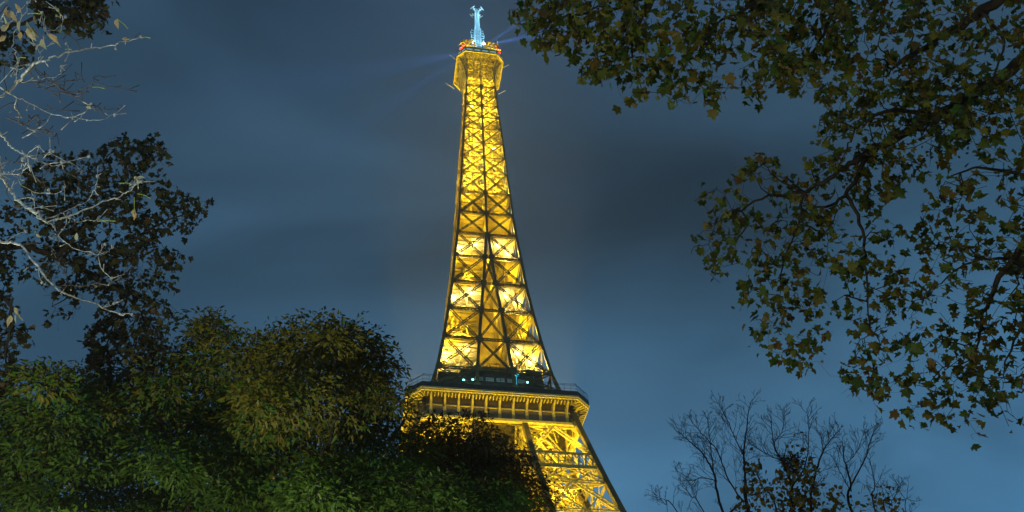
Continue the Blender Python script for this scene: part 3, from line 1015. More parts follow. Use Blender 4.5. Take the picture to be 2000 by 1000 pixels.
def leaf_mesh(name, items, template, faces, mat_, parent, mats=None, idx=None):
    """items: list of (base point, direction of the blade, up normal, size)"""
    n = len(items); V = len(template)
    B = np.array([i[0] for i in items]); Y = np.array([i[1] for i in items]); Z = np.array([i[2] for i in items]); S = np.array([i[3] for i in items])
    Y /= np.linalg.norm(Y, axis=1, keepdims=True) + 1e-9
    X = np.cross(Y, Z); X /= np.linalg.norm(X, axis=1, keepdims=True) + 1e-9
    Z = np.cross(X, Y)
    T = template.copy()
    fold = rng.uniform(.3, 2.6, n)[:, None]; asp = rng.uniform(.8, 1.12, n)[:, None]
    curl = rng.uniform(-.8, .4, n)[:, None]
    lx = T[None, :, 0] * asp; ly = np.broadcast_to(T[None, :, 1], (n, V)); lz = T[None, :, 2] * fold + curl * (T[None, :, 1] ** 2) * .5
    lx = lx + rng.normal(0, .03, (n, V)); ly = ly + rng.normal(0, .03, (n, V))
    P = B[:, None, :] + S[:, None, None] * (lx[..., None] * X[:, None, :] + ly[..., None] * Y[:, None, :] + lz[..., None] * Z[:, None, :])
    F = np.array(faces); F = (F[None] + (np.arange(n) * V)[:, None, None]).reshape(-1, 3)
    me = bpy.data.meshes.new(name)
    me.vertices.add(n * V); me.vertices.foreach_set("co", P.reshape(-1).astype(np.float32))
    me.loops.add(F.size); me.loops.foreach_set("vertex_index", F.reshape(-1).astype(np.int32))
    me.polygons.add(len(F)); me.polygons.foreach_set("loop_start", np.arange(0, F.size, 3, dtype=np.int32))
    me.polygons.foreach_set("loop_total", np.full(len(F), 3, dtype=np.int32))
    for m_ in (mats or [mat_]): me.materials.append(m_)
    if idx is not None:
        me.polygons.foreach_set("material_index", np.repeat(np.array(idx, dtype=np.int32), len(faces)))
    me.update(); me.validate()
    o = bpy.data.objects.new(name, me); col.objects.link(o); o.parent = parent
    return o


def unit(v): return v / (np.linalg.norm(v) + 1e-9)


def spray(tip, d, n, rad, size, lst, droop=.6, spread=1.0, flat=None):
    """n leaves round a twig end"""
    for _ in range(n):
        p = tip - d * rng.uniform(0, 1.0) * rad + rng.normal(0, .34, 3) * rad
        y = unit(d * .5 + rng.normal(0, 1, 3) * spread + np.array([0, 0, -droop]))
        z = unit(rng.normal(0, 1, 3) * 1.0 + np.array([0, 0, .9]))
        lst.append((p, y, z, size * rng.choice((rng.uniform(.35, .7), rng.uniform(.7, 1.0), rng.uniform(.85, 1.25)))))


BARK = mat("plane bark", (.007, .006, .004), (.018, .015, .010), .9, 5, bump=.3)
PALE = mat("pale smooth bark", (.17, .17, .16), (.56, .59, .58), .7, 40, bump=.4)
DBARK = mat("dark bark", (.010, .008, .006), (.022, .018, .013), .9, 6, bump=.3)
L_PLANE = leafmat("plane leaf olive to rust", [(.020, .050, .005), (.044, .064, .005), (.028, .070, .007), (.066, .074, .005), (.074, .070, .005), (.035, .062, .005), (.090, .066, .006), (.050, .070, .005), (.085, .046, .009), (.03, .055, .005)], .35)
L_DARK = leafmat("backlit plane leaf", [(.016, .024, .006), (.030, .026, .008), (.022, .034, .008), (.044, .026, .010), (.02, .03, .006)], .25)  # backlit darkness of the left tree put into the leaf colour
L_GREEN = leafmat("green leaflet", [(.010, .046, .012), (.018, .066, .009), (.040, .082, .007), (.024, .060, .008), (.052, .080, .007)], .3, clump=.8)
L_OLIVE = leafmat("olive autumn leaflet", [(.026, .040, .006), (.052, .060, .006), (.088, .076, .006), (.045, .058, .007), (.105, .070, .008)], .3, clump=.8)
L_BROWN = leafmat("brown dull leaf", [(.026, .032, .005), (.050, .046, .006), (.062, .046, .008), (.040, .052, .006)], .15, clump=.9)
L_YEL = leafmat("yellowing round leaf", [(.11, .085, .008), (.17, .11, .010), (.060, .070, .012), (.15, .09, .012), (.05, .062, .01)], .3)
L_DRY = leafmat("withered leaflet", [(.40, .38, .28), (.45, .32, .14), (.34, .36, .26), (.50, .44, .26), (.40, .24, .12)], .3)


def jit(px, py, d, s): return at(px, py, d + rng.normal(0, s))


# ---- big plane tree on the right, its boughs hanging into the view
def ground_pt(right, fwd):
    c_, s_ = math.cos(PAN), math.sin(PAN)
    return np.array([CAM[0] + right * c_ + fwd * s_, CAM[1] - right * s_ + fwd * c_, 0.0])


def plane_tree(name, label, foot, boughs, leaf, leafsize, lean, bark, dens, height, r0, thin=1.0, group=None):
    """boughs: (limb polylines [(px,py,d) ...], polygons [(poly, n clusters, depth, spread, leaves per cluster)])"""
    t = thing(name, label, "tree", foot, 0, group)
    tr = MB()
    topv = foot + np.array([lean[0], lean[1], height])
    tp = [foot + (topv - foot) * u + rng.normal(0, .07, 3) * (u > 0) for u in np.linspace(0, 1, 9)]
    tr.tube(tp, [r0 * (1.25 if i == 0 else 1 - .55 * i / 8) for i in range(9)], 12)
    tr.build("trunk", bark, t, True)
    for lines, polys in boughs:
        G = Grow()
        first = True
        for pts, ra, rb in lines:
            W_ = [at(*p) for p in pts]
            if first:
                j = int(np.argmin([abs(q[2] - (W_[0][2] - 2.0)) for q in tp]))
                G.line([tp[j], tp[j] * .45 + W_[0] * .55 + np.array([0, 0, .2])] + W_, ra * 1.5, rb, -1, 5, .02)
                first = False
            else:
                G.line(W_, ra, rb, -2, 5, .015)
        leaves = []
        for poly, n, d0, sp, nl in polys:
            pts = sample_poly(poly, int(n * thin), dens * .5)
            A = np.array(G.pos)
            tips = []
            for (x, y) in pts:
                tips.append(at(x, y, d0 + .3 + rng.normal(0, sp)))
            tips = np.array(tips)
            dirs = G.attach(tips, .12, .28, .05)
            for tp_, dv in zip(tips, dirs):
                nl_ = max(1, int(rng.normal(nl, nl * .4)))
                spray(tp_, dv, nl_, leafsize * 1.7, leafsize, leaves, 1.0)
        mb = MB(); G.mesh(mb, rtip=.0050, k=.47)
        lo = mb.build("limb", bark, t, True)
        leaf_mesh("foliage", leaves, PLANE, PLANE_F, leaf, lo)
    rootless_tree(t, foot)
    return t


def rootless_tree(t, foot):
    M = Matrix.Translation(-Vector(foot))
    for c in bpy.data.objects:
        if c.type == 'MESH' and (c.parent == t or (c.parent and c.parent.parent == t)):
            c.data.transform(M)


foot = ground_pt(11.5, 8.5)
plane_tree("plane_tree", "large plane tree at right, long boughs of olive and rust lobed leaves hanging into view", foot, [
    # main bough, lower left spray
    ([([(2080, 60, 11.5), (1990, 125, 12), (1900, 185, 12.4), (1830, 225, 12.6), (1745, 275, 12.8), (1680, 310, 13), (1630, 342, 13), (1570, 378, 13.2), (1490, 388, 13.3), (1425, 425, 13.4)], .085, .012),
      ([(1690, 308, 13), (1650, 380, 12.8), (1610, 405, 13), (1570, 400, 13.2)], .04, .012),
      ([(1655, 385, 12.8), (1685, 450, 12.6), (1690, 540, 12.5), (1700, 650, 12.4)], .035, .008),
      ([(1565, 382, 13.2), (1560, 440, 13.2), (1535, 500, 13.2), (1520, 590, 13.2)], .028, .007),
      ([(1570, 378, 13.2), (1520, 350, 13.4), (1490, 320, 13.5)], .02, .006),
      ([(1830, 225, 12.6), (1740, 215, 12.4), (1680, 245, 12.3), (1655, 290, 12.3)], .04, .01)],
     [([(1480, 300), (1500, 292), (1510, 330), (1480, 380), (1560, 330), (1600, 300), (1640, 380), (1640, 480), (1600, 560), (1660, 620), (1590, 735), (1545, 740), (1530, 690), (1480, 690), (1440, 610), (1455, 560), (1385, 550), (1370, 500), (1345, 470), (1375, 440), (1365, 370), (1400, 365)], 250, 13.2, .7, 3.6),
      ([(1590, 215), (1640, 150), (1760, 160), (1860, 180), (1900, 260), (1800, 340), (1700, 420), (1610, 330), (1575, 330), (1600, 280)], 210, 12.8, .8, 4.2),
      ([(1640, 480), (1700, 420), (1760, 420), (1780, 560), (1740, 660), (1700, 720), (1640, 790), (1650, 720), (1690, 640), (1640, 580)], 95, 12.5, .5, 3.6)]),
    # right hand bough, hanging low
    ([([(2100, 420, 12), (1990, 490, 12.3), (1940, 570, 12.5), (1915, 640, 12.5), (1905, 700, 12.5)], .065, .010),
      ([(2080, 330, 12), (2000, 340, 12.4), (1910, 325, 12.6), (1860, 345, 12.7)], .04, .01),
      ([(1975, 505, 12.4), (1900, 510, 12.4), (1830, 560, 12.6)], .03, .008),
      ([(2060, 560, 12), (1990, 640, 12.2), (1960, 740, 12.2)], .04, .008)],
     [([(1780, 420), (1860, 330), (2010, 300), (2030, 500), (2030, 800), (1990, 845), (1960, 840), (1930, 800), (1880, 830), (1830, 850), (1770, 840), (1760, 770), (1700, 800), (1645, 800), (1650, 760), (1720, 700), (1760, 620)], 330, 12.5, .8, 3.6),
      ([(1890, 800), (1915, 820), (1900, 880), (1875, 880)], 6, 12.3, .3, 2)]),
    # upper boughs
    ([([(2090, -70, 11.5), (1940, 10, 11.8), (1860, 60, 12), (1790, 100, 12), (1740, 135, 12)], .10, .02),
      ([(1920, 25, 11.8), (1960, 80, 11.6), (1930, 180, 11.6)], .03, .01)],
     [([(1880, 170), (2030, 130), (2030, 330), (1950, 320), (1900, 300), (1860, 260)], 70, 12.2, .6, 3.2),
      ([(1640, -20), (2020, -20), (2020, 200), (1900, 260), (1780, 180), (1700, 190), (1650, 130)], 255, 12, .8, 4.2)]),
    # top bough reaching far left overhead
    ([([(2050, -260, 10.5), (1800, -190, 10.8), (1600, -120, 11), (1430, -60, 11), (1290, -10, 11), (1245, 50, 11), (1235, 110, 11)], .10, .01),
      ([(1300, -20, 11), (1190, 20, 11.2), (1110, 30, 11.3), (1060, 50, 11.4)], .03, .008),
      ([(1560, -110, 11), (1480, 0, 11), (1410, 40, 11), (1365, 90, 11)], .035, .008),
      ([(1720, -160, 10.9), (1640, 0, 11.2), (1600, 80, 11.3), (1560, 140, 11.3)], .04, .008),
      ([(1245, 50, 11), (1235, 110, 11), (1262, 190, 11)], .012, .005)],
     [([(1000, 30), (1025, -20), (1280, -20), (1270, 60), (1225, 120), (1200, 165), (1125, 165), (1120, 120), (1060, 90), (1015, 60)], 165, 11.2, .6, 4.6),
      ([(1230, 60), (1280, 80), (1275, 150), (1250, 210), (1215, 205), (1225, 150), (1205, 140)], 20, 11, .3, 3),
      ([(1290, -20), (1480, -20), (1520, 60), (1500, 180), (1470, 195), (1420, 180), (1400, 210), (1345, 215), (1290, 180), (1280, 110)], 155, 11.1, .6, 3.9),
      ([(1480, -20), (1660, -20), (1680, 120), (1640, 150), (1600, 140), (1640, 170), (1590, 185), (1520, 175), (1500, 100)], 150, 11.3, .6, 3.9)]),
], L_PLANE, .130, (1.0, .5), BARK, 14, 13.5, .34, 1.02)

# ---- dark plane tree on the left, farther off
foot = ground_pt(-16.5, 12.5)
plane_tree("plane_tree", "dark plane tree at left, almost black foliage drooping behind pale bare twigs", foot, [
    ([([(-120, 520, 20), (20, 480, 20.3), (110, 500, 20.5), (190, 545, 20.8), (260, 590, 21), (290, 640, 21)], .10, .015),
      ([(110, 500, 20.5), (180, 430, 20.8), (250, 360, 21), (290, 300, 21)], .06, .01),
      ([(190, 545, 20.8), (260, 470, 20.8), (330, 430, 21), (385, 410, 21)], .05, .01),
      ([(150, 525, 20.6), (140, 570, 20.4), (100, 600, 20.4)], .03, .008),
      ([(250, 585, 21), (215, 650, 21), (195, 720, 21)], .03, .01)],
     [([(150, 300), (190, 290), (240, 255), (265, 275), (325, 270), (325, 330), (310, 350), (345, 380), (385, 375), (415, 400), (395, 440), (365, 470), (340, 440), (330, 480), (360, 510), (330, 560), (340, 610), (370, 615), (325, 640), (330, 690), (280, 720), (230, 690), (170, 720), (165, 650), (200, 620), (170, 560), (110, 470), (60, 400), (40, 330), (110, 290)], 560, 20.9, .9, 5.2),
      ([(-20, 400), (60, 380), (120, 450), (190, 540), (160, 590), (60, 555), (-20, 520)], 95, 20.6, .7, 5),
      ([(165, 640), (330, 620), (320, 700), (290, 760), (230, 770), (170, 760)], 80, 21, .6, 5),
      ([(60, 560), (130, 540), (170, 590), (150, 620), (110, 655), (80, 640), (100, 600)], 26, 20.4, .5, 2.2)]),
    ([([(-150, 560, 19), (-40, 560, 19), (20, 600, 19), (15, 680, 19), (10, 760, 19)], .08, .01)],
     [([(-20, 470), (20, 480), (10, 560), (60, 640), (40, 700), (50, 760), (-20, 780)], 80, 19, .5, 5)]),
    ([([(-150, 60, 18), (-20, 60, 18), (60, 40, 18), (140, 20, 18), (190, 10, 18)], .07, .008),
      ([(-20, 60, 18), (20, 90, 18), (50, 110, 18)], .03, .006)],
     [([(60, -20), (210, -20), (205, 20), (190, 75), (165, 70), (140, 50), (90, 60)], 85, 18, .5, 5),
      ([(-20, 60), (60, 60), (80, 110), (20, 140), (-20, 130)], 26, 18, .5, 4)]),
], L_DARK, .145, (.3, .5), DBARK, 12, 15.5, .36, 1.15)

# ---- pale branched tree close by on the left with a few withered leaflets
foot = ground_pt(-5.6, 4.4)
t = thing("pale_tree", "nearby bare tree at left, pale grey branches with knobbly buds and a few withered leaflets", "tree", foot)
trk = [foot + np.array([.05 * i, .06 * i, 1.15 * i]) + rng.normal(0, .03, 3) * (i > 0) for i in range(8)]
mb = MB(); mb.tube(trk, [.17 - .012 * i for i in range(8)], 12); mb.build("trunk", PALE, t, True)
PB = [  # (polyline in picture points, distance, start radius, end radius, own root on trunk?)
    ([(-60, 215), (0, 190), (30, 165), (60, 130), (85, 118), (130, 105), (180, 95), (225, 86), (275, 72)], 5.6, 15, 5, True),
    ([(28, 165), (33, 120), (25, 90), (30, 60), (50, 20), (62, -10)], 5.4, 7, 4, False),
    ([(70, 124), (84, 100), (90, 60), (82, 25)], 5.6, 5, 3, False),
    ([(90, 62), (110, 55), (130, 32)], 5.6, 4, 2.5, False),
    ([(-30, 60), (0, 52), (25, 40), (35, 20)], 5.3, 8, 5, True),
    ([(25, 160), (60, 158), (115, 146), (120, 128)], 5.7, 5, 2.5, False),
    ([(30, 160), (90, 160), (150, 156), (160, 148)], 5.9, 5, 2.5, False),
    ([(20, 182), (55, 200), (100, 222), (155, 231), (195, 235), (220, 224)], 5.6, 8, 3, False),
    ([(155, 231), (170, 214), (178, 205)], 5.6, 3.5, 3, False),
    ([(60, 125), (100, 158), (140, 185), (185, 212), (235, 214), (238, 206)], 6.4, 5, 2.5, False),
    ([(85, 140), (120, 175), (140, 180), (180, 164), (185, 150), (228, 148)], 6.2, 5, 2.5, False),
    ([(70, 168), (110, 180), (160, 182), (180, 166)], 5.9, 3.5, 2.5, False),
    ([(-60, 330), (0, 345), (20, 372), (45, 398), (75, 418), (90, 432), (150, 415), (210, 392), (245, 378), (268, 355)], 5.4, 16, 4.5, True),
    ([(88, 430), (130, 410), (170, 392), (185, 370), (190, 345)], 5.7, 5, 3, False),
    ([(100, 430), (135, 424), (150, 432), (190, 428)], 5.4, 5, 3, False),
    ([(-60, 230), (0, 262), (20, 285), (45, 300), (75, 315), (110, 325), (122, 318)], 5.6, 12, 3, True),
    ([(45, 300), (40, 325), (20, 335), (0, 328)], 5.5, 4, 3, False),
    ([(50, 300), (48, 325), (30, 360), (18, 370)], 5.4, 5, 4, False),
    ([(60, 302), (95, 302), (100, 290)], 5.6, 4, 2.5, False),
    ([(30, 345), (60, 372), (110, 378), (125, 365)], 5.8, 5, 2.5, False),
    ([(95, 434), (110, 450), (130, 475), (165, 492), (205, 494), (222, 482)], 5.7, 5, 3, False),
    ([(-60, 440), (0, 470), (40, 478), (80, 530), (120, 570), (180, 592), (230, 612), (255, 612)], 6.2, 10, 3, True),
    ([(110, 560), (160, 556), (210, 555), (242, 535)], 6.2, 5, 2.5, False),
    ([(120, 572), (130, 540), (100, 500)], 6.3, 4, 2.5, False),
    ([(0, 215), (40, 245), (75, 225), (60, 235), (110, 262)], 6.3, 5, 2.5, True),
    ([(10, 230), (45, 240), (80, 258), (110, 265)], 6.4, 4, 2.5, False),
    ([(0, 165), (20, 150), (35, 140)], 5.7, 5, 3, True),
]
G = Grow(); tips = []; dark_ids = []
for pts, d, ra, rb, root in PB:
    k_ = .001 * d / 5.6 * (.8 if d >= 5.85 else .54)
    W_ = [at(x, y, d + .12 * math.sin(i * 1.3 + d)) for i, (x, y) in enumerate(pts)]
    if root:
        j = int(np.argmin([abs(q[2] - W_[0][2] + .6) for q in trk]))
        ids = G.line([trk[j]] + W_, ra * k_ * 1.5, rb * k_, -1, 6, .005)
    else:
        ids = G.line(W_, ra * k_, rb * k_, -2, 6, .005)
    tips.append(ids)
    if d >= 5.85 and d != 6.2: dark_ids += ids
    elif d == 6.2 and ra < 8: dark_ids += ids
for ids in list(tips):
    for _ in range(int(len(ids) * .09) + 1):
        q = ids[int(rng.integers(3, len(ids) - 1))]; p = np.array(G.pos[q]); d_ = unit(p - np.array(G.pos[G.par[q]]))
        v = unit(d_ * .8 + rng.normal(0, .6, 3)); Ln = rng.uniform(.06, .24); last = q; new = []
        for s_ in range(5):
            p = p + v * Ln / 5; v = unit(v + rng.normal(0, .22, 3))
            G.pos.append(p); G.par.append(last); G.fix.append(.0036 - .0003 * s_); last = len(G.pos) - 1; new.append(last)
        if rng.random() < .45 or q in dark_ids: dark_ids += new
        tips.append(new)
# spurs and buds
for ids in list(tips):
    for q in ids[2::2]:
        if rng.random() < .4:
            p = G.pos[q]; v = unit(rng.normal(0, 1, 3)) * rng.uniform(.02, .06)
            G.pos.append(p + v * .5); G.par.append(q); G.fix.append(.003)
            G.pos.append(p + v + np.array([0, 0, .01])); G.par.append(len(G.pos) - 2); G.fix.append(.0042)
    if rng.random() < .6:
        e_ = ids[-1]; p = np.array(G.pos[e_])
        d0 = unit(p - np.array(G.pos[ids[-3]]))
        for _ in range(2):
            v = unit(d0 + rng.normal(0, .7, 3)) * rng.uniform(.05, .12)
            G.pos.append(p + v); G.par.append(e_); G.fix.append(.0035)
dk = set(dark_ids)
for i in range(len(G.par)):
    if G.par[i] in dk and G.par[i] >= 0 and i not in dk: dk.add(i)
rads = G.radii()
def sub_mesh(keep, mb):
    mp_ = {}; pos, par, rad = [], [], []
    for i in range(len(G.pos)):
        if i in keep:
            p = G.par[i]
            if p not in mp_ and p >= 0:
                mp_[('x', i)] = len(pos); pos.append(G.pos[p]); par.append(-1); rad.append(min(rads[p], rads[i] * 1.2)); pp = len(pos) - 1
            else: pp = mp_.get(p, -1)
            mp_[i] = len(pos); pos.append(G.pos[i]); par.append(pp); rad.append(rads[i])
    walk_mesh(pos, par, rad, mb)
mb = MB(); sub_mesh(set(range(len(G.pos))) - dk, mb)
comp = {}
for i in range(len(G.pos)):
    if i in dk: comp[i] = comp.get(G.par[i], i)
SHADED_TWIG = mat("shaded twig bark", (.035, .03, .03), (.075, .065, .06), .7, 12)  # darker bark copy for farther, unlit twigs: shade put into the colour
for ids in tips:
    if ids[-1] in dk: continue
    p = np.array(G.pos[ids[-1]])
    mb.tube([p - (0, 0, .012), p, p + (0, 0, .016)], [.004, .011, .003], 5)
limb = mb.build("limb", PALE, t, True)
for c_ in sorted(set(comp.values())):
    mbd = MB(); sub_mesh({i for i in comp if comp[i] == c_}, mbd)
    mbd.build("shaded_twig", SHADED_TWIG, limb, True)
dry = []
for (x, y, d, dx, dy, sz) in ((10, 15, 5.2, .25, 1, .085), (20, 20, 5.2, .5, 1, .08), (38, 40, 5.2, .2, 1, .08), (52, 40, 5.3, 0, 1, .085), (54, 55, 5.3, .1, 1, .10), (60, 52, 5.3, .8, 1, .08), (80, 75, 5.4, .1, 1, .08), (92, 66, 5.4, .6, 1, .11), (76, 85, 5.5, -.1, 1, .06), (12, 70, 5.2, -1, .3, .07),
                         (2, 60, 5.2, .9, -.5, .075), (40, 62, 5.3, -.2, .9, .06), (66, 30, 5.3, .4, .8, .06), (225, 38, 5.6, .3, 1, .075), (238, 76, 5.6, 1, .1, .06), (245, 78, 5.6, .5, .5, .04), (168, 208, 5.6, .9, .5, .045), (262, 344, 5.4, .6, .7, .06), (268, 346, 5.4, .9, .3, .05), (262, 412, 5.4, -.1, 1, .06), (262, 408, 5.4, .2, 1, .055), (70, 458, 5.4, .6, .3, .045), (150, 455, 5.4, .4, .5, .055),
                         (22, 615, 5.6, -.3, 1, .09), (30, 612, 5.6, .2, 1, .085), (34, 610, 5.6, .8, .8, .08), (28, 600, 5.6, .1, 1, .06), (6, 30, 5.2, -.2, 1, .09), (30, 6, 5.2, .7, .6, .07), (108, 30, 5.4, .5, .6, .04)):
    v = unit((dx * RT - dy * UP) + rng.normal(0, .25, 3) - FW * .1)
    dry.append((at(x, y, d), v, unit(-FW + rng.normal(0, .5, 3)), sz * .88))
leaf_mesh("withered_foliage", dry, OVAL, OVAL_F, L_DRY, limb)
GSTALK = leafmat("green stalk", [(.25, .4, .05), (.4, .45, .08)])
for pts in ([(54, 27), (80, 27)], [(108, 12), (118, 30)], [(276, 74), (294, 74)], [(127, 97), (140, 97)], [(33, 114), (50, 113)], [(262, 385), (262, 408)], [(268, 378), (295, 388)], [(233, 358), (262, 360)], [(190, 432), (225, 432)], [(228, 37), (250, 56)], [(70, 440), (68, 456)], [(180, 170), (205, 173)], [(120, 48), (118, 64)]):
    a, b = at(*pts[0], 5.4), at(*pts[1], 5.4)
    st = MB(); st.tube([a, (a + b) / 2 + np.array([0, 0, .008]), b], [.0035, .003, .004], 4)
    st.build("stalk", GSTALK, limb)

rootless_tree(t, foot)


# ---- bushy trees along the lower left
def bushy(name, label, foot_px, d0, polys, leafm, size, skel, trunk_r, leaf2=None, split=0, bark=DBARK, group="leafy trees along the lower left"):
    leaf2 = leaf2 or leafm
    b = at(foot_px, 990, d0)
    foot = np.array([b[0], b[1], 0.0])
    t = thing(name, label, "tree", foot, 0, group)
    fork = foot + np.array([0, 0, b[2] * .42])
    tr = MB()
    tp = [foot + (fork - foot) * u + rng.normal(0, .06, 3) * (u > 0) for u in np.linspace(0, 1, 7)]
    tr.tube(tp, [trunk_r * (1.3 if i == 0 else 1 - .05 * i) for i in range(7)], 10)
    tr.build("trunk", bark, t, True)
    G = Grow()
    first = G.line([tp[-1], tp[-1] + np.array([0, 0, .6])], trunk_r * .7, trunk_r * .6, -1, 3)
    for pts in skel:
        W_ = [at(x, y, d0 + dd) for x, y, dd in pts]
        m_ = tp[-1] * .35 + W_[0] * .65
        G.line([G.pos[first[-1]], m_] + W_, trunk_r * .38, .010, first[-1], 5, .03)
    leaves = []; idx = []
    for poly, n, dd, sp, mult in polys:
        # boughs first, then the leafy pads that each bough carries
        xs_ = [p[0] for p in poly]; ys_ = [p[1] for p in poly]
        bo = sample_poly(poly, max(3, int(n * .085)), 42)
        pts, dep = [], []
        for bx, by in bo:
            dz_ = rng.normal(0, sp); sl = rng.normal(-.1, .35)
            for _ in range(int(rng.uniform(5, 10) * (1 if n > 60 else .6))):
                ox, oy = rng.normal(0, 30), rng.normal(0, 11)
                x_, y_2 = bx + ox, by + oy + sl * ox
                if in_poly(x_, y_2, poly):
                    pts.append((x_, y_2)); dep.append(dd + dz_ + rng.normal(0, .35))
        if n > 200:                             # thin leafage on the far side of the crown
            for x_, y_2 in sample_poly(poly, int(n * .22), 16):
                if y_2 > min(ys_) + 70: pts.append((x_, y_2)); dep.append(dd + 3.2 + rng.normal(0, .6))
        tips = np.array([at(x, y, d0 + q_) for (x, y), q_ in zip(pts, dep)])
        dirs = G.attach(tips, .10, .5, .02)
        for (px_, py_), q, dv in zip(pts, tips, dirs):
            big = rng.uniform(.55, 1.25)
            autumn = 1 / (1 + math.exp((py_ - split + rng.normal(0, 50)) / 40))  # autumn tips above; greener below, ground lamp light put into the colour
            lean_ = np.array([rng.normal(0, 1), rng.normal(0, 1), rng.normal(0, .15)])
            for _ in range(int(rng.uniform(60, 120) * mult * big)):
                # a leafy pad: flat dome of leaflets, thicker towards its upper side
                a_ = rng.uniform(0, 2 * math.pi); r_ = math.sqrt(rng.uniform(0, 1)) * .62 * big
                h_ = (.20 * big * (1 - (r_ / (.62 * big)) ** 2)) * rng.uniform(.2, 1) + rng.normal(0, .05)
                o_ = np.array([math.cos(a_) * r_, math.sin(a_) * r_, h_]) + lean_ * h_ * .6
                y_ = unit(np.array([math.cos(a_), math.sin(a_), -.15 - r_ * .4]) + rng.normal(0, .45, 3))
                leaves.append((q + o_, y_, unit(rng.normal(0, .26, 3) + np.array([0, 0, 1.])), size * rng.uniform(.55, 1.25)))
                idx.append(1 if rng.random() < autumn else 0)
    for poly, n, dd, sp, mult in polys[:1]:     # feathery leading shoots standing above the crown
        ytop = min(p[1] for p in poly)
        rim = [(a_, b_) for a_, b_ in zip(poly, poly[1:] + poly[:1]) if max(a_[1], b_[1]) < ytop + 190]
        sh = []
        for a_, b_ in rim:
            L_ = math.hypot(b_[0] - a_[0], b_[1] - a_[1])
            for _ in range(int(L_ / 5)):
                u = rng.uniform(0, 1)
                sh.append((a_[0] + (b_[0] - a_[0]) * u + rng.normal(0, 9), a_[1] + (b_[1] - a_[1]) * u - abs(rng.normal(4, 13))))
        tips = np.array([at(x, y, d0 + dd + rng.normal(0, sp * .5)) for x, y in sh])
        dirs = G.attach(tips, .10, .3, .0)
        for q, dv in zip(tips, dirs):
            for i in range(int(rng.uniform(3, 11))):
                u = rng.uniform(-.1, 1.0)
                p = q - dv * u * .55 + rng.normal(0, .05, 3)
                y_ = unit(dv * .5 + rng.normal(0, .8, 3))
                leaves.append((p, y_, unit(rng.normal(0, .5, 3) + np.array([0, 0, 1.])), size * rng.uniform(.45, .95))); idx.append(1)
    mb = MB(); G.mesh(mb, rtip=.006, k=.48)
    mb.build("limb", bark, t, True)
    leaf_mesh("crown", leaves, NARROW, NARROW_F, leafm, t, [leafm, leaf2], idx)
    rootless_tree(t, foot)
    return t


bushy("leafy_tree", "dark green windswept tree in the lower left corner below the black plane foliage", 90, 19, [
    ([(-60, 760), (30, 730), (110, 735), (170, 760), (215, 790), (230, 840), (200, 1040), (-60, 1040)], 330, 0, 1.6, 1),
    ([(60, 725), (120, 715), (210, 750), (170, 790), (90, 780)], 40, .5, .5, .7)],
    L_GREEN, .14, [[(80, 920, 0), (60, 820, .5), (90, 740, .5)], [(120, 930, -.5), (160, 850, -.5), (190, 790, 0)], [(20, 930, .5), (-20, 840, 0)]], .24, L_OLIVE, 730)
bushy("leafy_tree", "yellow green tree whose top rises highest of the lower left trees, beside the black foliage", 380, 21, [
    ([(280, 740), (330, 700), (370, 680), (385, 640), (420, 612), (440, 650), (480, 670), (500, 740), (470, 850), (520, 1040), (180, 1040), (230, 880), (200, 790), (250, 770)], 560, 0, 1.6, 1),
    ([(160, 690), (230, 680), (300, 740), (330, 800), (220, 800), (150, 740)], 70, .8, .6, .8)],
    L_GREEN, .14, [[(380, 900, 0), (400, 780, .4), (418, 650, .4)], [(330, 900, 0), (300, 800, -.5), (230, 730, 0)], [(430, 900, .5), (460, 800, 0), (470, 700, 0)], [(380, 920, -.8), (350, 840, -1), (340, 740, -.6)]], .26, L_OLIVE, 740)
bushy("leafy_tree", "broad olive brown tree with twiggy top, between the yellow green tree and the tower", 610, 20, [
    ([(470, 740), (500, 690), (520, 655), (555, 665), (580, 640), (640, 632), (690, 660), (730, 660), (745, 700), (760, 770), (790, 820), (820, 890), (800, 1040), (440, 1040), (460, 880)], 800, 0, 1.6, 1),
    ([(545, 645), (590, 640), (650, 628), (700, 665), (745, 700), (755, 740), (700, 720), (560, 700)], 50, 0, .6, .5)],
    L_GREEN, .13, [[(610, 900, 0), (620, 780, .4), (630, 650, .4)], [(560, 900, 0), (530, 790, -.5), (525, 680, 0)], [(660, 900, .5), (710, 790, 0), (740, 690, 0)], [(620, 920, -.8), (650, 840, -1), (690, 700, -.6)], [(690, 930, 0), (770, 850, 0), (800, 780, 0)]], .26, L_OLIVE, 860)
bushy("leafy_tree", "thin brownish tree with see-through crown in front of the tower's left leg", 930, 24, [
    ([(815, 830), (850, 815), (880, 835), (930, 815), (960, 850), (1000, 880), (1030, 910), (1060, 960), (1070, 1040), (800, 1040), (810, 900)], 700, 0, 1.5, .9),
    ([(805, 850), (850, 830), (900, 850), (960, 860), (990, 900), (1010, 960), (1000, 1040), (800, 1040)], 420, 1.5, .8, .9)],
    L_BROWN, .125, [[(915, 960, 0), (922, 880, .3), (925, 800, .3)], [(890, 960, 0), (865, 890, -.3), (845, 830, 0)], [(950, 970, .3), (990, 920, 0), (1025, 895, 0)], [(930, 950, -.6), (945, 880, -.6), (960, 830, -.3)]], .13)
bushy("leafy_tree", "low dark green tree along the bottom edge in front of the tower's feet", 760, 17, [
    ([(560, 970), (640, 930), (760, 920), (880, 945), (980, 965), (1020, 985), (1030, 1040), (540, 1040)], 200, 0, 1.2, .8)],
    L_GREEN, .13, [[(700, 1000, 0), (680, 960, .3), (660, 920, .3)], [(800, 1000, 0), (860, 960, 0), (900, 940, 0)], [(920, 1010, 0), (1000, 970, 0)]], .2)


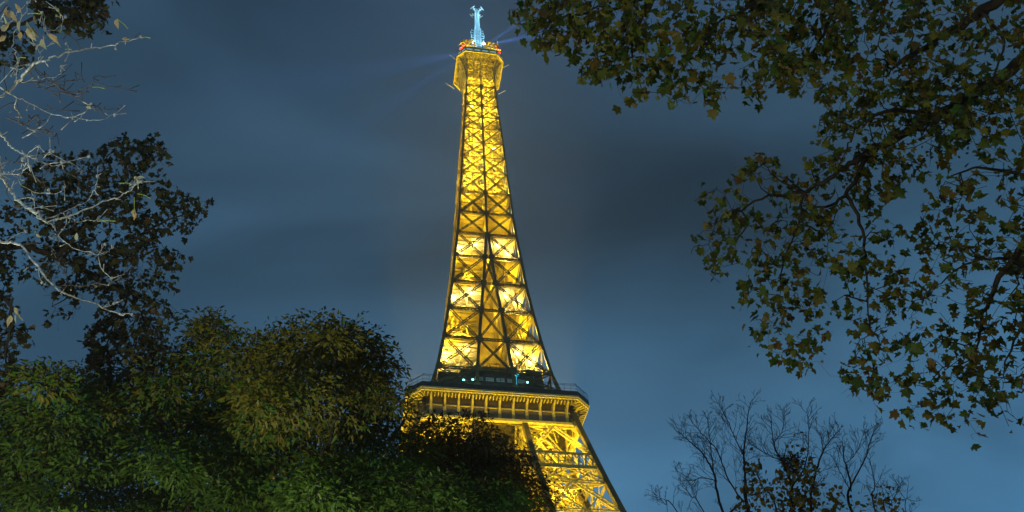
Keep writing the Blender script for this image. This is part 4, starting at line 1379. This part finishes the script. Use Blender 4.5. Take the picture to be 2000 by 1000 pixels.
# ---- bare topped trees at the lower right
def bare_tree(label, d0, base, stems, clumps, seed, tw):
    b = at(base, 995, d0)
    foot = np.array([b[0], b[1], 0.])
    t = thing("bare_tree", label, "tree", foot, 0)
    fork = foot + np.array([0, 0, b[2] * .55])
    mb = MB(); tp = [foot + (fork - foot) * u + rng.normal(0, .05, 3) * (u > 0) for u in np.linspace(0, 1, 7)]
    mb.tube(tp, [.2 * (1.3 if i == 0 else 1 - .05 * i) for i in range(7)], 10)
    mb.build("trunk", DBARK, t, True)
    G = Grow()
    f0 = G.line([tp[-1], tp[-1] + np.array([0, 0, .4])], .15, .14, -1, 2)
    rr = np.random.default_rng(seed)
    main = []
    for pts, ra, rb, root in stems:
        W_ = [at(x, y, d0 + .25 * math.sin(x * .02)) for i, (x, y) in enumerate(pts)]
        if root: ids = G.line([G.pos[f0[-1]]] + W_, ra * .8, rb * .6, f0[-1], 6, .008)
        else: ids = G.line(W_, ra * .6, rb * .6, -2, 6, .008)
        main.append((ids, root))
    # fine twigs, two generations
    def twigs(ids, L0, start, gen):
        for a in range(start, len(ids)):
            if rr.random() > tw: continue
            q = ids[a]; p = np.array(G.pos[q]); d = unit(p - np.array(G.pos[G.par[q]]))
            u = a / len(ids)
            sd = unit(np.cross(d, rr.normal(0, 1, 3)))
            v = unit(d * .75 + sd * .8 + np.array([0, 0, .25]))
            Ln = L0 * (1.25 - .75 * u) * rr.uniform(.6, 1.3)
            new = []
            last = q
            for s_ in range(5):
                p = p + v * Ln / 5; v = unit(v + rr.normal(0, .16, 3) + np.array([0, 0, .07]))
                G.pos.append(p); G.par.append(last); G.fix.append((.0075 if gen == 0 else .0052) * (1 - .12 * s_)); last = len(G.pos) - 1; new.append(last)
            if gen < 2: twigs(new, Ln * .52, 1, gen + 1)
    for ids, root in main: twigs(ids, .66, 6 if root else 2, 0)
    leaves = []
    for poly, n, dd, nl in clumps:
        tips = np.array([at(x, y, d0 + dd + rr.normal(0, .5)) for x, y in sample_poly(poly, n, 4)])
        dirs = G.attach(tips, .1, .4, 0)
        for q, dv in zip(tips, dirs): spray(q, dv, nl, .3, .15, leaves, .8)
    mb = MB(); G.mesh(mb, rtip=.007)
    mb.build("limb", DBARK, t, True)
    leaf_mesh("crown", leaves, ROUND, OVAL_F, L_YEL, t)
    rootless_tree(t, foot)


bare_tree("bare topped tree with fine upright twigs and clumps of yellowing leaves, in the lower right", 26, 1480, [
    ([(1416, 1010), (1396, 930), (1375, 890), (1345, 860), (1322, 842)], .065, .014, True),
    ([(1394, 925), (1388, 870), (1382, 820)], .035, .012, False),
    ([(1400, 940), (1372, 932), (1352, 937), (1322, 920)], .03, .01, False),
    ([(1450, 980), (1420, 930), (1400, 880), (1365, 840), (1352, 825)], .05, .012, False),
    ([(1465, 1010), (1456, 940), (1453, 890), (1458, 830), (1466, 785)], .09, .014, True),
    ([(1453, 890), (1438, 860), (1420, 820), (1402, 785)], .04, .012, False),
    ([(1547, 1010), (1546, 950), (1530, 905), (1512, 870), (1505, 810)], .085, .014, True),
    ([(1548, 950), (1572, 910), (1580, 860), (1576, 800)], .05, .012, False),
    ([(1526, 900), (1495, 885), (1470, 868)], .03, .01, False),
    ([(1584, 1010), (1590, 940), (1606, 885), (1622, 860), (1642, 838)], .07, .016, True),
    ([(1608, 880), (1602, 850)], .03, .01, False),
    ([(1512, 865), (1528, 840), (1530, 815)], .025, .01, False),
    ([(1520, 1010), (1492, 955), (1482, 930)], .05, .012, True),
    ([(1380, 1010), (1350, 970), (1335, 945)], .035, .01, True),
    ([(1330, 1010), (1300, 985), (1287, 970)], .035, .01, True)],
    [([(1440, 1020), (1450, 960), (1460, 900), (1480, 890), (1490, 930), (1490, 1020)], 46, 0, 4),
     ([(1535, 870), (1550, 850), (1570, 880), (1600, 900), (1600, 960), (1570, 1020), (1520, 1020), (1505, 950), (1530, 920)], 110, 0, 4),
     ([(1490, 1020), (1500, 960), (1620, 950), (1650, 985), (1640, 1020)], 60, 0, 4),
     ([(1425, 995), (1440, 970), (1440, 1020), (1415, 1020)], 10, 0, 3)], 3, .85)
bare_tree("smaller bare topped tree with sparse low yellow leaves, lower right nearest the edge", 28, 1690, [
    ([(1668, 1010), (1662, 945), (1650, 900), (1645, 862)], .08, .02, True),
    ([(1664, 945), (1690, 895), (1700, 860), (1712, 835)], .05, .012, False),
    ([(1652, 905), (1672, 885), (1690, 840)], .025, .01, False),
    ([(1712, 1010), (1708, 950), (1700, 900)], .05, .012, True),
    ([(1662, 960), (1640, 920), (1625, 890)], .03, .01, False),
    ([(1730, 1010), (1745, 975), (1757, 945)], .04, .01, True),
    ([(1770, 1010), (1783, 980)], .03, .01, True)],
    [([(1675, 1020), (1680, 950), (1700, 940), (1740, 950), (1760, 985), (1780, 1020)], 42, 0, 3),
     ([(1620, 1020), (1625, 970), (1660, 980), (1670, 1020)], 16, 0, 3)], 5, .85)


# ------------------------------------------------------------------ park lamps (their glow reaches the leaves)
def park_lamp(label, loc, h, e, c):
    loc = np.array(loc, float)
    t = thing("street_lamp", label, "street lamp", loc)
    mb = MB(); mb.tube([(0, 0, 0), (0, 0, .5), (0, 0, .55), (0, 0, h - .35)], [.11, .10, .06, .045], 10)
    mb.build("post", mat("lamp post paint", (.02, .03, .025), (.03, .04, .03), .5, 3), t, True)
    mb = MB(); mb.tube([(0, 0, h - .35), (0, 0, h - .25), (0, 0, h + .12)], [.06, .16, .17], 12); mb.build("lamp_head", bpy.data.materials["lamp post paint"], t)
    lamp_obj("bulb", np.array((0, 0, h + .22)), LAMPW, .12, t)
    plamp((0, 0, h + .4), e, c, .12, t)


park_lamp("dark park lamp post out of view at left, lighting the pale branches", ground_pt(-6.2, 0.8), 3.6, 480, (.66, .90, 1.0))
park_lamp("dark park lamp post out of view at right, under the plane boughs", ground_pt(5.5, -2.5), 3.6, 1250, (1.0, .9, .6))
park_lamp("dark park lamp post hidden below the leafy trees", ground_pt(-7.0, 9.0), 4.2, 3300, (1.0, .96, .6))

# a dark tangle of twigs lodged in a fork of the bare topped tree
nr = np.random.default_rng(11)
c0 = at(1543, 903, 25.8)
nest = MB()
for i in range(150):
    a = unit(nr.normal(0, 1, 3)) * np.array([.26, .26, .16]) * nr.uniform(.5, 1)
    b = a + unit(np.cross(a, nr.normal(0, 1, 3))) * nr.uniform(.18, .5)
    nest.tube([a, (a + b) / 2 + nr.normal(0, .02, 3), b], [.008, .009, .006], 3)
no = nest.build("bird_nest", DBARK)
no.location = c0
no["label"] = "small dark twig nest lodged in a fork of the larger bare topped tree"; no["category"] = "nest"

# ------------------------------------------------------------------ the beacon's two opposite searchlight beams, and the night air they show in
for sg, BA, pw, wd_ in ((-1, R(20), 2.4e6, 15), (1, R(20), 9.0e6, 10), (-1, R(45), 2.4e6, 9), (1, R(45), 7.0e6, 8)):
    d_ = np.array([sg * math.cos(BA), -sg * math.sin(BA), 0.0])
    p_ = np.array([sg * 3.0, -sg * 2.0, 292.0])
    slamp(tuple(p_), tuple(p_ + d_ * 50 + np.array([0, 0, 1.0])), pw, wd_, (.10, .26, 1.0), .25)
hz = MB(); hz.box((0, -40, 170.5), (900, 620, 343.5 + 2))
me = bpy.data.meshes.new("haze"); me.from_pydata(hz.v, [], hz.f); me.update()
ho = bpy.data.objects.new("haze", me); col.objects.link(ho); ho["kind"] = "stuff"
hm = bpy.data.materials.new("night air"); hm.use_nodes = True
hn = hm.node_tree; hn.nodes.remove(hn.nodes["Principled BSDF"])
pv_ = hn.nodes.new("ShaderNodeVolumePrincipled")
pv_.inputs["Density"].default_value = 0.00022
pv_.inputs["Color"].default_value = (.9, .93, 1, 1)
hn.links.new(pv_.outputs[0], hn.nodes["Material Output"].inputs["Volume"])
me.materials.append(hm)
